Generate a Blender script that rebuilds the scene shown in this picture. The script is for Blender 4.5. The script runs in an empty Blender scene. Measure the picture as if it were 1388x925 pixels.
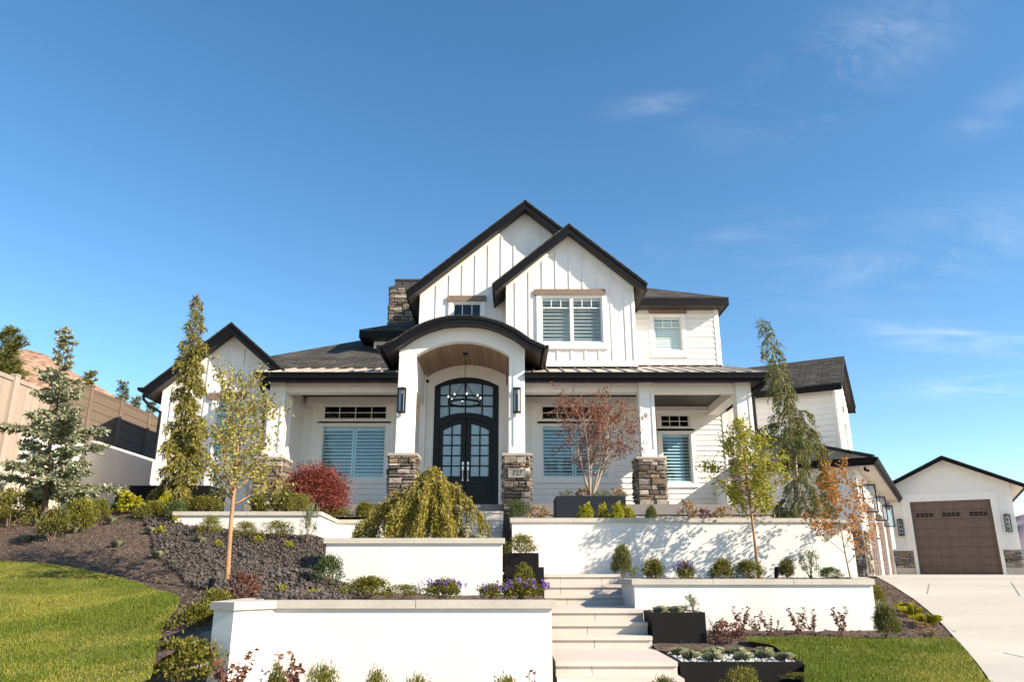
import bpy, math, random
import numpy as np
from mathutils import Vector, Matrix
from mathutils.geometry import tessellate_polygon

sc = bpy.context.scene
COL = sc.collection
random.seed(7); rng = np.random.default_rng(7)
R = math.radians

# ------------------------------------------------------------------ camera, sky, sun, exposure
cd = bpy.data.cameras.new("camera"); cam = bpy.data.objects.new("camera", cd); COL.objects.link(cam)
cd.sensor_width = 36; cd.lens = 36*1027/1388; cd.clip_start = 0.1; cd.clip_end = 20000
cam.location = (0, 0, 0); cam.rotation_euler = (R(90+17), 0, 0)
sc.camera = cam

SUN = Vector((2.05, -1.0, 1.27)).normalized()          # towards the sun
world = bpy.data.worlds.new("World"); sc.world = world; world.use_nodes = True
nt = world.node_tree; nt.nodes.clear()
def wn(t, **k):
    n = nt.nodes.new(t)
    for a, b in k.items(): setattr(n, a, b)
    return n
sky = wn('ShaderNodeTexSky', sky_type='NISHITA', sun_disc=False)
sky.sun_elevation = math.asin(SUN.z); sky.sun_rotation = math.atan2(SUN.x, SUN.y)
sky.altitude = 1400; sky.air_density = 1.0; sky.dust_density = 0.6; sky.ozone_density = 2.2
hsv = wn('ShaderNodeHueSaturation'); hsv.inputs['Saturation'].default_value = 1.25; hsv.inputs['Hue'].default_value = 0.497
nt.links.new(sky.outputs[0], hsv.inputs['Color'])
# thin cirrus: noise on the sky dome, stretched along the wind
tc = wn('ShaderNodeTexCoord'); sep = wn('ShaderNodeSeparateXYZ'); nt.links.new(tc.outputs['Generated'], sep.inputs[0])
def m(op, a, b=None, c=None):
    n = wn('ShaderNodeMath', operation=op)
    for i, q in enumerate((a, b, c)):
        if q is None: continue
        if isinstance(q, (int, float)): n.inputs[i].default_value = q
        else: nt.links.new(q, n.inputs[i])
    return n.outputs[0]
zc = m('ADD', m('MAXIMUM', sep.outputs['Z'], 0.0), 0.12)
cx_ = m('DIVIDE', sep.outputs['X'], zc); cy_ = m('DIVIDE', sep.outputs['Y'], zc)
cmb = wn('ShaderNodeCombineXYZ'); nt.links.new(cx_, cmb.inputs[0]); nt.links.new(cy_, cmb.inputs[1])
mp = wn('ShaderNodeMapping'); nt.links.new(cmb.outputs[0], mp.inputs[0])
mp.inputs['Rotation'].default_value = (0, 0, R(34)); mp.inputs['Scale'].default_value = (0.8, 1.6, 1); mp.inputs['Location'].default_value = (0.7, 0.45, 0)
n1 = wn('ShaderNodeTexNoise'); n1.inputs['Scale'].default_value = 2.6; n1.inputs['Detail'].default_value = 12; n1.inputs['Roughness'].default_value = 0.70; n1.inputs['Distortion'].default_value = 1.1
nt.links.new(mp.outputs[0], n1.inputs[0])
n2 = wn('ShaderNodeTexNoise'); n2.inputs['Scale'].default_value = 0.55; n2.inputs['Detail'].default_value = 2
mp2 = wn('ShaderNodeMapping'); nt.links.new(cmb.outputs[0], mp2.inputs[0]); mp2.inputs['Location'].default_value = (3.1, 1.2, 0)
nt.links.new(mp2.outputs[0], n2.inputs[0])
def ramp(sock, lo, hi):
    r = wn('ShaderNodeMapRange', interpolation_type='SMOOTHSTEP'); nt.links.new(sock, r.inputs[0])
    r.inputs[1].default_value = lo; r.inputs[2].default_value = hi
    return r.outputs[0]
right = ramp(cx_, -0.1, 1.1)
az = m('ARCTAN2', sep.outputs['X'], sep.outputs['Y']); el = m('ARCSINE', sep.outputs['Z'])
# wisps: azimuth, elevation, tilt, half length, half width, strength
cl = None
for a0, e0, tl_, ln_, wd_, st_ in [(0.4624, 0.5881, 0.1849, 0.1339, 0.0434, 0.9), (0.2333, 0.5882, 0.0125, 0.0743, 0.0138, 0.5), (0.5147, 0.3622, 0.0623, 0.1468, 0.0421, 0.55), (0.5458, 0.2577, -0.2289, 0.0924, 0.0166, 0.75), (0.5519, 0.2019, -0.0366, 0.0704, 0.0132, 0.6), (0.6311, 0.4975, 0.3132, 0.0515, 0.0189, 0.4), (0.304, 0.4077, -0.0025, 0.1313, 0.0365, 0.25)]:
    da = m('SUBTRACT', az, a0); de = m('SUBTRACT', el, e0); c_, s_ = math.cos(tl_), math.sin(tl_)
    p_ = m('DIVIDE', m('ADD', m('MULTIPLY', da, c_), m('MULTIPLY', de, s_)), ln_); q_ = m('DIVIDE', m('SUBTRACT', m('MULTIPLY', de, c_), m('MULTIPLY', da, s_)), wd_)
    g_ = m('MULTIPLY', m('EXPONENT', m('MULTIPLY', m('ADD', m('MULTIPLY', p_, p_), m('MULTIPLY', q_, q_)), -1.1)), st_)
    cl = g_ if cl is None else m('MAXIMUM', cl, g_)
cl = m('MULTIPLY', m('MULTIPLY', cl, ramp(n1.outputs[0], 0.36, 0.84)), 0.32)
mx = wn('ShaderNodeMixRGB'); nt.links.new(cl, mx.inputs[0]); nt.links.new(hsv.outputs[0], mx.inputs[1]); mx.inputs[2].default_value = (7.2, 7.5, 8.0, 1)
bg = wn('ShaderNodeBackground'); bg.inputs[1].default_value = 0.116
nt.links.new(mx.outputs[0], bg.inputs[0])
wo = wn('ShaderNodeOutputWorld'); nt.links.new(bg.outputs[0], wo.inputs[0])

sl = bpy.data.lights.new("sun", 'SUN'); sl.energy = 4.1; sl.angle = R(0.5); sl.color = (1.0, 0.93, 0.83)
sun = bpy.data.objects.new("sun", sl); COL.objects.link(sun)
sun.rotation_euler = (-SUN).to_track_quat('-Z', 'Y').to_euler(); sun.location = (20, -10, 20)
sc.view_settings.view_transform = 'Standard'; sc.view_settings.look = 'None'
sc.view_settings.exposure = 1.2; sc.view_settings.gamma = 1; sc.view_settings.use_white_balance = True; sc.view_settings.white_balance_temperature = 7450; sc.view_settings.use_curve_mapping = False
sc.render.engine = 'CYCLES'
sc.cycles.max_bounces = 6; sc.cycles.transparent_max_bounces = 12; sc.cycles.caustics_reflective = False; sc.cycles.caustics_refractive = False

# ------------------------------------------------------------------ survey helpers (photo point + distance -> metres)
FO = 1027.; CT = math.cos(R(17)); ST = math.sin(R(17))
def P(px, py, Y):
    u = (px-694)/FO; v = (462.5-py)/FO; t = Y/(CT-v*ST)
    return Vector((t*u, Y, t*(ST+v*CT)))
def X(px, py, Y): return P(px, py, Y).x
def Z(py, Y): return P(694, py, Y).z
def PH(px, py, H, y0=3., y1=30.):           # ray meets a ground height function
    for i in range(60):
        ym = (y0+y1)/2; p = P(px, py, ym)
        if p.z > H(p.x, ym): y0 = ym
        else: y1 = ym
    return P(px, py, ym)

# ------------------------------------------------------------------ materials
MATS = {}
def newmat(name):
    mt = bpy.data.materials.new(name); mt.use_nodes = True
    n = mt.node_tree; n.nodes.clear()
    o = n.nodes.new('ShaderNodeOutputMaterial')
    return mt, n, o
def N(n, t, **k):
    x = n.nodes.new(t)
    for a, b in k.items():
        if a.startswith('i_'):
            x.inputs[a[2:].replace('_', ' ')].default_value = b
        else: setattr(x, a, b)
    return x
def rgba(c): return (c[0], c[1], c[2], 1)
def surf(name, c, rough=0.7, var=0.08, vscale=3., bump=0.0, bscale=60., spec=0.4, metal=0., coord='Object', c2=None, fine=None, stretch=(1,1,1)):
    """plain painted / cast material with soft colour variation and a fine bump"""
    mt, n, o = newmat(name); L = n.links.new
    b = N(n, 'ShaderNodeBsdfPrincipled'); b.inputs['Roughness'].default_value = rough; b.inputs['Metallic'].default_value = metal
    b.inputs['Specular IOR Level'].default_value = spec
    tc = N(n, 'ShaderNodeTexCoord'); mpn = N(n, 'ShaderNodeMapping'); mpn.inputs['Scale'].default_value = stretch
    L(tc.outputs[coord], mpn.inputs[0])
    ns = N(n, 'ShaderNodeTexNoise'); ns.inputs['Scale'].default_value = vscale; ns.inputs['Detail'].default_value = 6; ns.inputs['Roughness'].default_value = 0.65
    L(mpn.outputs[0], ns.inputs[0])
    cr = N(n, 'ShaderNodeValToRGB'); e = cr.color_ramp.elements
    lo = [max(0, k*(1-var)) for k in c]; hi = [min(1, k*(1+var)) for k in (c2 or c)]
    e[0].position = 0.32; e[1].position = 0.68; e[0].color = rgba(lo); e[1].color = rgba(hi)
    L(ns.outputs[0], cr.inputs[0]); col = cr.outputs[0]
    if fine:
        nf = N(n, 'ShaderNodeTexNoise'); nf.inputs['Scale'].default_value = fine[0]; nf.inputs['Detail'].default_value = 3
        L(tc.outputs[coord], nf.inputs[0])
        mr = N(n, 'ShaderNodeMapRange'); L(nf.outputs[0], mr.inputs[0]); mr.inputs[1].default_value = 0.3; mr.inputs[2].default_value = 0.7
        mr.inputs[3].default_value = 1-fine[1]; mr.inputs[4].default_value = 1+fine[1]
        mu = N(n, 'ShaderNodeVectorMath', operation='SCALE'); L(col, mu.inputs[0]); L(mr.outputs[0], mu.inputs['Scale']); col = mu.outputs[0]
    L(col, b.inputs['Base Color'])
    if bump:
        nb = N(n, 'ShaderNodeTexNoise'); nb.inputs['Scale'].default_value = bscale; nb.inputs['Detail'].default_value = 5
        L(mpn.outputs[0], nb.inputs[0])
        bp = N(n, 'ShaderNodeBump'); bp.inputs['Strength'].default_value = bump; bp.inputs['Distance'].default_value = 0.02
        L(nb.outputs[0], bp.inputs['Height']); L(bp.outputs[0], b.inputs['Normal'])
    L(b.outputs[0], o.inputs[0]); MATS[name] = mt
    return mt
def island(name, cols, rough=0.85, bump=0.4, bscale=30, noise=0.25):
    """stones / rocks: one colour per separate piece"""
    mt, n, o = newmat(name); L = n.links.new
    b = N(n, 'ShaderNodeBsdfPrincipled'); b.inputs['Roughness'].default_value = rough; b.inputs['Specular IOR Level'].default_value = 0.3
    g = N(n, 'ShaderNodeNewGeometry'); cr = N(n, 'ShaderNodeValToRGB'); cr.color_ramp.interpolation = 'LINEAR'
    e = cr.color_ramp.elements
    while len(e) < len(cols): e.new(0.5)
    for i, c in enumerate(cols): e[i].position = i/(len(cols)-1); e[i].color = rgba(c)
    L(g.outputs['Random Per Island'], cr.inputs[0])
    tc = N(n, 'ShaderNodeTexCoord'); ns = N(n, 'ShaderNodeTexNoise'); ns.inputs['Scale'].default_value = 14; ns.inputs['Detail'].default_value = 5; L(tc.outputs['Object'], ns.inputs[0])
    mr = N(n, 'ShaderNodeMapRange'); L(ns.outputs[0], mr.inputs[0]); mr.inputs[1].default_value = 0.3; mr.inputs[2].default_value = 0.7; mr.inputs[3].default_value = 1-noise*1.5; mr.inputs[4].default_value = 1+noise
    mu = N(n, 'ShaderNodeVectorMath', operation='SCALE'); L(cr.outputs[0], mu.inputs[0]); L(mr.outputs[0], mu.inputs['Scale'])
    L(mu.outputs[0], b.inputs['Base Color'])
    nb = N(n, 'ShaderNodeTexNoise'); nb.inputs['Scale'].default_value = bscale; nb.inputs['Detail'].default_value = 6; L(tc.outputs['Object'], nb.inputs[0])
    bp = N(n, 'ShaderNodeBump'); bp.inputs['Strength'].default_value = bump; bp.inputs['Distance'].default_value = 0.03
    L(nb.outputs[0], bp.inputs['Height']); L(bp.outputs[0], b.inputs['Normal'])
    L(b.outputs[0], o.inputs[0]); MATS[name] = mt
    return mt
def leaf(name, cols, trans=0.3, rough=0.55):
    mt, n, o = newmat(name); L = n.links.new
    g = N(n, 'ShaderNodeNewGeometry'); cr = N(n, 'ShaderNodeValToRGB'); e = cr.color_ramp.elements
    while len(e) < len(cols): e.new(0.5)
    for i, c in enumerate(cols): e[i].position = i/(len(cols)-1); e[i].color = rgba(c)
    L(g.outputs['Random Per Island'], cr.inputs[0])
    b = N(n, 'ShaderNodeBsdfPrincipled'); b.inputs['Roughness'].default_value = rough; b.inputs['Specular IOR Level'].default_value = 0.25
    L(cr.outputs[0], b.inputs['Base Color'])
    t = N(n, 'ShaderNodeBsdfTranslucent'); L(cr.outputs[0], t.inputs[0])
    mx = N(n, 'ShaderNodeMixShader'); mx.inputs[0].default_value = trans
    L(b.outputs[0], mx.inputs[1]); L(t.outputs[0], mx.inputs[2]); L(mx.outputs[0], o.inputs[0]); MATS[name] = mt
    return mt
def shingle(name, c1, c2):
    mt, n, o = newmat(name); L = n.links.new
    b = N(n, 'ShaderNodeBsdfPrincipled'); b.inputs['Roughness'].default_value = 0.95; b.inputs['Specular IOR Level'].default_value = 0.2
    tc = N(n, 'ShaderNodeTexCoord')
    br = N(n, 'ShaderNodeTexBrick'); L(tc.outputs['UV'], br.inputs[0])
    br.inputs['Color1'].default_value = rgba(c1); br.inputs['Color2'].default_value = rgba(c2); br.inputs['Mortar'].default_value = (0.008, 0.008, 0.008, 1)
    br.inputs['Scale'].default_value = 1; br.inputs['Brick Width'].default_value = 0.42; br.inputs['Row Height'].default_value = 0.19; br.inputs['Mortar Size'].default_value = 0.012; br.inputs['Bias'].default_value = 0.0
    br.offset = 0.37
    ns = N(n, 'ShaderNodeTexNoise'); ns.inputs['Scale'].default_value = 1.2; ns.inputs['Detail'].default_value = 8; ns.inputs['Roughness'].default_value = 0.7; L(tc.outputs['UV'], ns.inputs[0])
    mr = N(n, 'ShaderNodeMapRange'); L(ns.outputs[0], mr.inputs[0]); mr.inputs[1].default_value = 0.3; mr.inputs[2].default_value = 0.7; mr.inputs[3].default_value = 0.65; mr.inputs[4].default_value = 1.4
    mu = N(n, 'ShaderNodeVectorMath', operation='SCALE'); L(br.outputs[0], mu.inputs[0]); L(mr.outputs[0], mu.inputs['Scale'])
    L(mu.outputs[0], b.inputs['Base Color'])
    bp = N(n, 'ShaderNodeBump'); bp.inputs['Strength'].default_value = 0.6; bp.inputs['Distance'].default_value = 0.02; bp.invert = True
    L(br.outputs['Fac'], bp.inputs['Height']); L(bp.outputs[0], b.inputs['Normal'])
    L(b.outputs[0], o.inputs[0]); MATS[name] = mt
    return mt
def planks(name, c, width, axis=0, gap=0.06, rough=0.6, var=0.25, grain=True):
    """boards / soffit strips by metric UV: lines every `width` metres along UV axis"""
    mt, n, o = newmat(name); L = n.links.new
    b = N(n, 'ShaderNodeBsdfPrincipled'); b.inputs['Roughness'].default_value = rough
    tc = N(n, 'ShaderNodeTexCoord'); sp = N(n, 'ShaderNodeSeparateXYZ'); L(tc.outputs['UV'], sp.inputs[0])
    d = N(n, 'ShaderNodeMath', operation='DIVIDE'); L(sp.outputs[axis], d.inputs[0]); d.inputs[1].default_value = width
    fr = N(n, 'ShaderNodeMath', operation='FRACT'); L(d.outputs[0], fr.inputs[0])
    fl = N(n, 'ShaderNodeMath', operation='FLOOR'); L(d.outputs[0], fl.inputs[0])
    wn_ = N(n, 'ShaderNodeTexWhiteNoise', noise_dimensions='1D'); L(fl.outputs[0], wn_.inputs['W'])
    gp = N(n, 'ShaderNodeMath', operation='GREATER_THAN'); L(fr.outputs[0], gp.inputs[0]); gp.inputs[1].default_value = gap
    mpn = N(n, 'ShaderNodeMapping'); L(tc.outputs['UV'], mpn.inputs[0]); s = [14, 14, 14]; s[1-axis] = 1.2; mpn.inputs['Scale'].default_value = s
    ns = N(n, 'ShaderNodeTexNoise'); ns.inputs['Scale'].default_value = 1.5; ns.inputs['Detail'].default_value = 6; L(mpn.outputs[0], ns.inputs[0])
    a = N(n, 'ShaderNodeMapRange'); L(wn_.outputs[0], a.inputs[0]); a.inputs[3].default_value = 1-var; a.inputs[4].default_value = 1+var
    a2 = N(n, 'ShaderNodeMapRange'); L(ns.outputs[0], a2.inputs[0]); a2.inputs[3].default_value = 0.7 if grain else 0.95; a2.inputs[4].default_value = 1.3 if grain else 1.05
    m1 = N(n, 'ShaderNodeMath', operation='MULTIPLY'); L(a.outputs[0], m1.inputs[0]); L(a2.outputs[0], m1.inputs[1])
    g2 = N(n, 'ShaderNodeMapRange'); L(gp.outputs[0], g2.inputs[0]); g2.inputs[3].default_value = 0.3; g2.inputs[4].default_value = 1
    m2 = N(n, 'ShaderNodeMath', operation='MULTIPLY'); L(m1.outputs[0], m2.inputs[0]); L(g2.outputs[0], m2.inputs[1])
    mu = N(n, 'ShaderNodeVectorMath', operation='SCALE'); mu.inputs[0].default_value = c; L(m2.outputs[0], mu.inputs['Scale'])
    L(mu.outputs[0], b.inputs['Base Color'])
    bp = N(n, 'ShaderNodeBump'); bp.inputs['Strength'].default_value = 0.5; bp.inputs['Distance'].default_value = 0.01; L(gp.outputs[0], bp.inputs['Height']); L(bp.outputs[0], b.inputs['Normal'])
    L(b.outputs[0], o.inputs[0]); MATS[name] = mt
    return mt
def glass(name, tint, refl=0.06, rough=0.0):
    mt, n, o = newmat(name); L = n.links.new
    t = N(n, 'ShaderNodeBsdfTransparent'); t.inputs[0].default_value = rgba(tint)
    g = N(n, 'ShaderNodeBsdfGlossy'); g.inputs['Roughness'].default_value = rough
    f = N(n, 'ShaderNodeLayerWeight'); f.inputs[0].default_value = 0.5
    pw = N(n, 'ShaderNodeMath', operation='POWER'); L(f.outputs['Facing'], pw.inputs[0]); pw.inputs[1].default_value = 4
    a = N(n, 'ShaderNodeMath', operation='MULTIPLY_ADD'); L(pw.outputs[0], a.inputs[0]); a.inputs[1].default_value = .9; a.inputs[2].default_value = .04+refl
    mx = N(n, 'ShaderNodeMixShader'); L(a.outputs[0], mx.inputs[0]); L(t.outputs[0], mx.inputs[1]); L(g.outputs[0], mx.inputs[2]); L(mx.outputs[0], o.inputs[0])
    MATS[name] = mt; return mt

M_SID = surf('white_siding', (0.80, 0.765, 0.715), 0.55, 0.03, 1.5, 0.06, 40)
M_TRIM = surf('white_trim', (0.81, 0.78, 0.735), 0.5, 0.02, 2)
M_BLACK = surf('black_fascia', (0.0050, 0.0056, 0.0074), 0.55, 0.15, 3, spec=0.15)
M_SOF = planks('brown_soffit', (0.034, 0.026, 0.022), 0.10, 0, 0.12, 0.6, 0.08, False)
M_SHIN = shingle('roof_shingle', (0.042, 0.039, 0.036), (0.085, 0.077, 0.069))
M_METAL = surf('roof_metal', (0.46, 0.40, 0.345), 0.5, 0.05, 1.5, 0, spec=0.5)
M_LINT = planks('brown_lintel', (0.20, 0.135, 0.10), 0.6, 0, 0.0, 0.7, 0.05)
M_WOOD = planks('vault_wood', (0.29, 0.19, 0.12), 0.14, 0, 0.06, 0.6, 0.16)
M_DOOR = surf('black_door_paint', (0.0055, 0.0055, 0.007), 0.4, 0.1, 3, spec=0.25)
M_GDOOR = planks('brown_garage_door', (0.145, 0.094, 0.072), 0.05, 0, 0.0, 0.6, 0.10)
M_STONE = island('ledge_stone', [(0.06,0.05,0.045),(0.15,0.12,0.10),(0.11,0.095,0.085),(0.28,0.22,0.17),(0.17,0.15,0.135),(0.42,0.36,0.29),(0.085,0.07,0.06),(0.33,0.22,0.13),(0.22,0.19,0.165),(0.55,0.49,0.42)], 0.85, 0.6, 26)
M_CAPST = surf('stone_cap', (0.36, 0.31, 0.27), 0.85, 0.15, 8, 0.4, 40)
M_STUC = surf('stucco', (0.72, 0.685, 0.635), 0.9, 0.06, 0.7, 0.05, 160, 0.2, c2=(0.76, 0.73, 0.68), fine=(35, 0.03))
M_COPE = surf('concrete_coping', (0.50, 0.455, 0.39), 0.8, 0.10, 2.2, 0.15, 60, 0.3, fine=(40, 0.06))
M_STEP = surf('step_stone', (0.56, 0.50, 0.445), 0.75, 0.05, 2, 0.12, 120, 0.3, fine=(90, 0.10))
M_NOSE = surf('tread_stone', (0.60, 0.52, 0.455), 0.7, 0.05, 2, 0.1, 120, 0.3, fine=(90, 0.07))
M_PLANT = surf('black_planter', (0.010, 0.009, 0.009), 0.6, 0.2, 2.5, 0.05, 30, 0.15)
M_PLANTB = surf('slate_planter', (0.012, 0.016, 0.022), 0.6, 0.2, 2.5, 0.05, 30, 0.2)
M_CONC = surf('driveway_concrete', (0.50, 0.455, 0.395), 0.85, 0.11, 0.35, 0.15, 60, 0.2, fine=(14, 0.04), stretch=(0.35, 1.6, 1))
M_SLAB = surf('porch_concrete', (0.22, 0.20, 0.19), 0.85, 0.12, 2, 0.15, 50, 0.2)
M_MULCH = surf('mulch', (0.085, 0.062, 0.051), 0.95, 0.35, 14, 1.0, 55, 0.1, c2=(0.135, 0.098, 0.078), fine=(70, 0.5))
M_LAVA = island('lava_rock', [(0.045,0.038,0.035),(0.095,0.079,0.071),(0.14,0.115,0.10),(0.07,0.058,0.053)], 0.95, 0.8, 45)
M_CHIP = island('bark_chip', [(0.039,0.027,0.021),(0.098,0.068,0.052),(0.169,0.117,0.088),(0.065,0.047,0.039)], 0.95, 0.2, 40)
M_PEB = island('white_pebble', [(0.225,0.225,0.217),(0.413,0.398,0.375),(0.525,0.510,0.480),(0.315,0.307,0.300)], 0.7, 0.1, 40, 0.1)
M_LBASE = surf('lawn_soil', (0.055, 0.085, 0.014), 0.95, 0.35, 1.6, 0.6, 80, 0.1, c2=(0.16, 0.15, 0.035))
M_GRASS = leaf('grass_blade', [(0.055,0.10,0.012),(0.10,0.15,0.018),(0.17,0.19,0.03),(0.28,0.24,0.07)], 0.35)
M_STEEL = surf('brushed_nickel', (0.55, 0.53, 0.50), 0.3, 0.05, 5, metal=1.0)
M_BULB = newmat('lamp_bulb')
_b = N(M_BULB[1], 'ShaderNodeEmission'); _b.inputs[0].default_value = (1, 0.86, 0.62, 1); _b.inputs[1].default_value = 2.0
M_BULB[1].links.new(_b.outputs[0], M_BULB[2].inputs[0]); M_BULB = M_BULB[0]
M_GLASS = glass('window_glass', (0.70, 0.90, 0.94), 0.07)  # bluer tint for the shaded lower windows, sky reflection put into the colour
M_GLASSU = glass('upper_window_glass', (0.90, 0.98, 0.95), 0.05)  # paler copy of the window glass, sunlit look put into the tint
M_GLASSD = glass('transom_glass', (0.30, 0.36, 0.36), 0.02)
M_LGLASS = glass('lantern_glass', (0.74, 0.76, 0.80), 0.03)
M_FROST = surf('frosted_door_glass', (0.30, 0.44, 0.53), 0.12, 0.08, 6, 0.12, 40, 0.6)  # blue-grey base stands in for reflected sky and interior light
M_SHUT = surf('white_shutter', (0.82, 0.84, 0.82), 0.5, 0.02, 2)
M_TAN = planks('tan_fence_board', (0.34, 0.27, 0.22), 0.3, 0, 0.03, 0.6, 0.05, False)
M_TANP = surf('tan_fence_post', (0.36, 0.29, 0.24), 0.6, 0.05, 2)
M_BRN = surf('brown_fence_board', (0.155, 0.115, 0.082), 0.7, 0.12, 1.2, 0.1, 20, stretch=(1, 0.3, 12))
M_BRNP = surf('brown_fence_post', (0.17, 0.125, 0.095), 0.7, 0.1, 3)
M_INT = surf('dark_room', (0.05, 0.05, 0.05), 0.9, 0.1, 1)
M_HILL = surf('dry_hill', (0.27, 0.15, 0.105), 0.95, 0.35, 0.035, 0, 1, 0.1, c2=(0.37, 0.23, 0.16), fine=(0.22, 0.55))
M_MTN = surf('far_mountain_rock', (0.20, 0.17, 0.19), 0.95, 0.2, 0.004, 0, 1, 0.1)
M_GROUND = surf('dry_ground', (0.50, 0.45, 0.38), 0.95, 0.25, 0.2, 0.3, 4, 0.1)  # albedo raised so the unseen ground in front bounces warm fill
M_BARK = surf('grey_brown_bark', (0.17, 0.115, 0.085), 0.9, 0.3, 12, 0.6, 40, 0.2, stretch=(1, 1, 0.25))
M_BARKO = surf('orange_brown_bark', (0.36, 0.195, 0.10), 0.7, 0.22, 9, 0.3, 40, 0.3, stretch=(1, 1, 0.3))
M_BARKP = surf('pale_bark', (0.34, 0.27, 0.21), 0.8, 0.2, 12, 0.3, 40, 0.3)
M_TWIG = surf('red_twig', (0.20, 0.10, 0.07), 0.8, 0.2, 12)
L_BOX = leaf('boxwood_leaf', [(0.072,0.082,0.014),(0.144,0.144,0.022),(0.228,0.204,0.036),(0.108,0.114,0.017),(0.300,0.240,0.048)], 0.25)
L_OLV = leaf('olive_shrub_leaf', [(0.05,0.065,0.016),(0.10,0.11,0.022),(0.16,0.15,0.035),(0.21,0.17,0.04)], 0.25)
L_GRN = leaf('dark_shrub_leaf', [(0.039,0.065,0.018),(0.078,0.111,0.033),(0.130,0.156,0.052)], 0.2)
L_YEL = leaf('lime_yellow_leaf', [(0.30,0.30,0.02),(0.42,0.38,0.03),(0.20,0.22,0.02),(0.48,0.40,0.06)], 0.35)
L_SPR = leaf('olive_spruce_needle', [(0.128,0.128,0.024),(0.216,0.196,0.041),(0.311,0.257,0.061),(0.101,0.108,0.027),(0.378,0.297,0.081)], 0.2)
L_WEEP = leaf('weeping_conifer_needle', [(0.173,0.173,0.029),(0.288,0.252,0.043),(0.403,0.324,0.065),(0.130,0.137,0.029),(0.490,0.317,0.072)], 0.25)
L_BLU = leaf('blue_spruce_needle', [(0.181,0.223,0.140),(0.314,0.346,0.231),(0.446,0.454,0.314),(0.214,0.198,0.099),(0.148,0.165,0.074)], 0.15)
L_CED = leaf('green_cedar_needle', [(0.08,0.092,0.024),(0.14,0.145,0.038),(0.22,0.21,0.062),(0.10,0.105,0.036)], 0.2)
L_PEAR = leaf('yellow_green_leaf', [(0.135,0.203,0.024),(0.257,0.297,0.034),(0.405,0.378,0.047),(0.540,0.446,0.068),(0.189,0.162,0.027)], 0.35)
L_BIR = leaf('autumn_olive_leaf', [(0.17,0.20,0.03),(0.27,0.28,0.06),(0.36,0.35,0.11),(0.42,0.34,0.12),(0.19,0.14,0.035)], 0.35)
L_ORA = leaf('orange_leaf', [(0.34,0.12,0.02),(0.46,0.19,0.035),(0.52,0.25,0.06),(0.27,0.085,0.02)], 0.35)
L_RED = leaf('red_maple_leaf', [(0.136,0.024,0.019),(0.212,0.044,0.031),(0.289,0.085,0.055),(0.085,0.017,0.014)], 0.2, .8)
L_REDB = leaf('brown_red_leaf', [(0.13,0.035,0.022),(0.21,0.062,0.038),(0.28,0.10,0.062),(0.09,0.024,0.016)], 0.25, .8)
L_BUR = leaf('burgundy_leaf', [(0.10,0.035,0.028),(0.17,0.07,0.05),(0.24,0.12,0.08)], 0.25)
L_FES = leaf('fescue_blade', [(0.232,0.275,0.160),(0.362,0.392,0.246),(0.478,0.478,0.319),(0.174,0.217,0.116)], 0.25)
L_PUR = leaf('purple_flower', [(0.156,0.072,0.336),(0.228,0.108,0.432),(0.120,0.060,0.240)], 0.25)
L_TANL = leaf('tan_leaf', [(0.30,0.19,0.09),(0.40,0.27,0.14),(0.22,0.12,0.05)], 0.3)
M_ROSY = leaf('grey_green_leaf', [(0.14,0.17,0.09),(0.22,0.25,0.14),(0.10,0.13,0.06)], 0.2)

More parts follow.
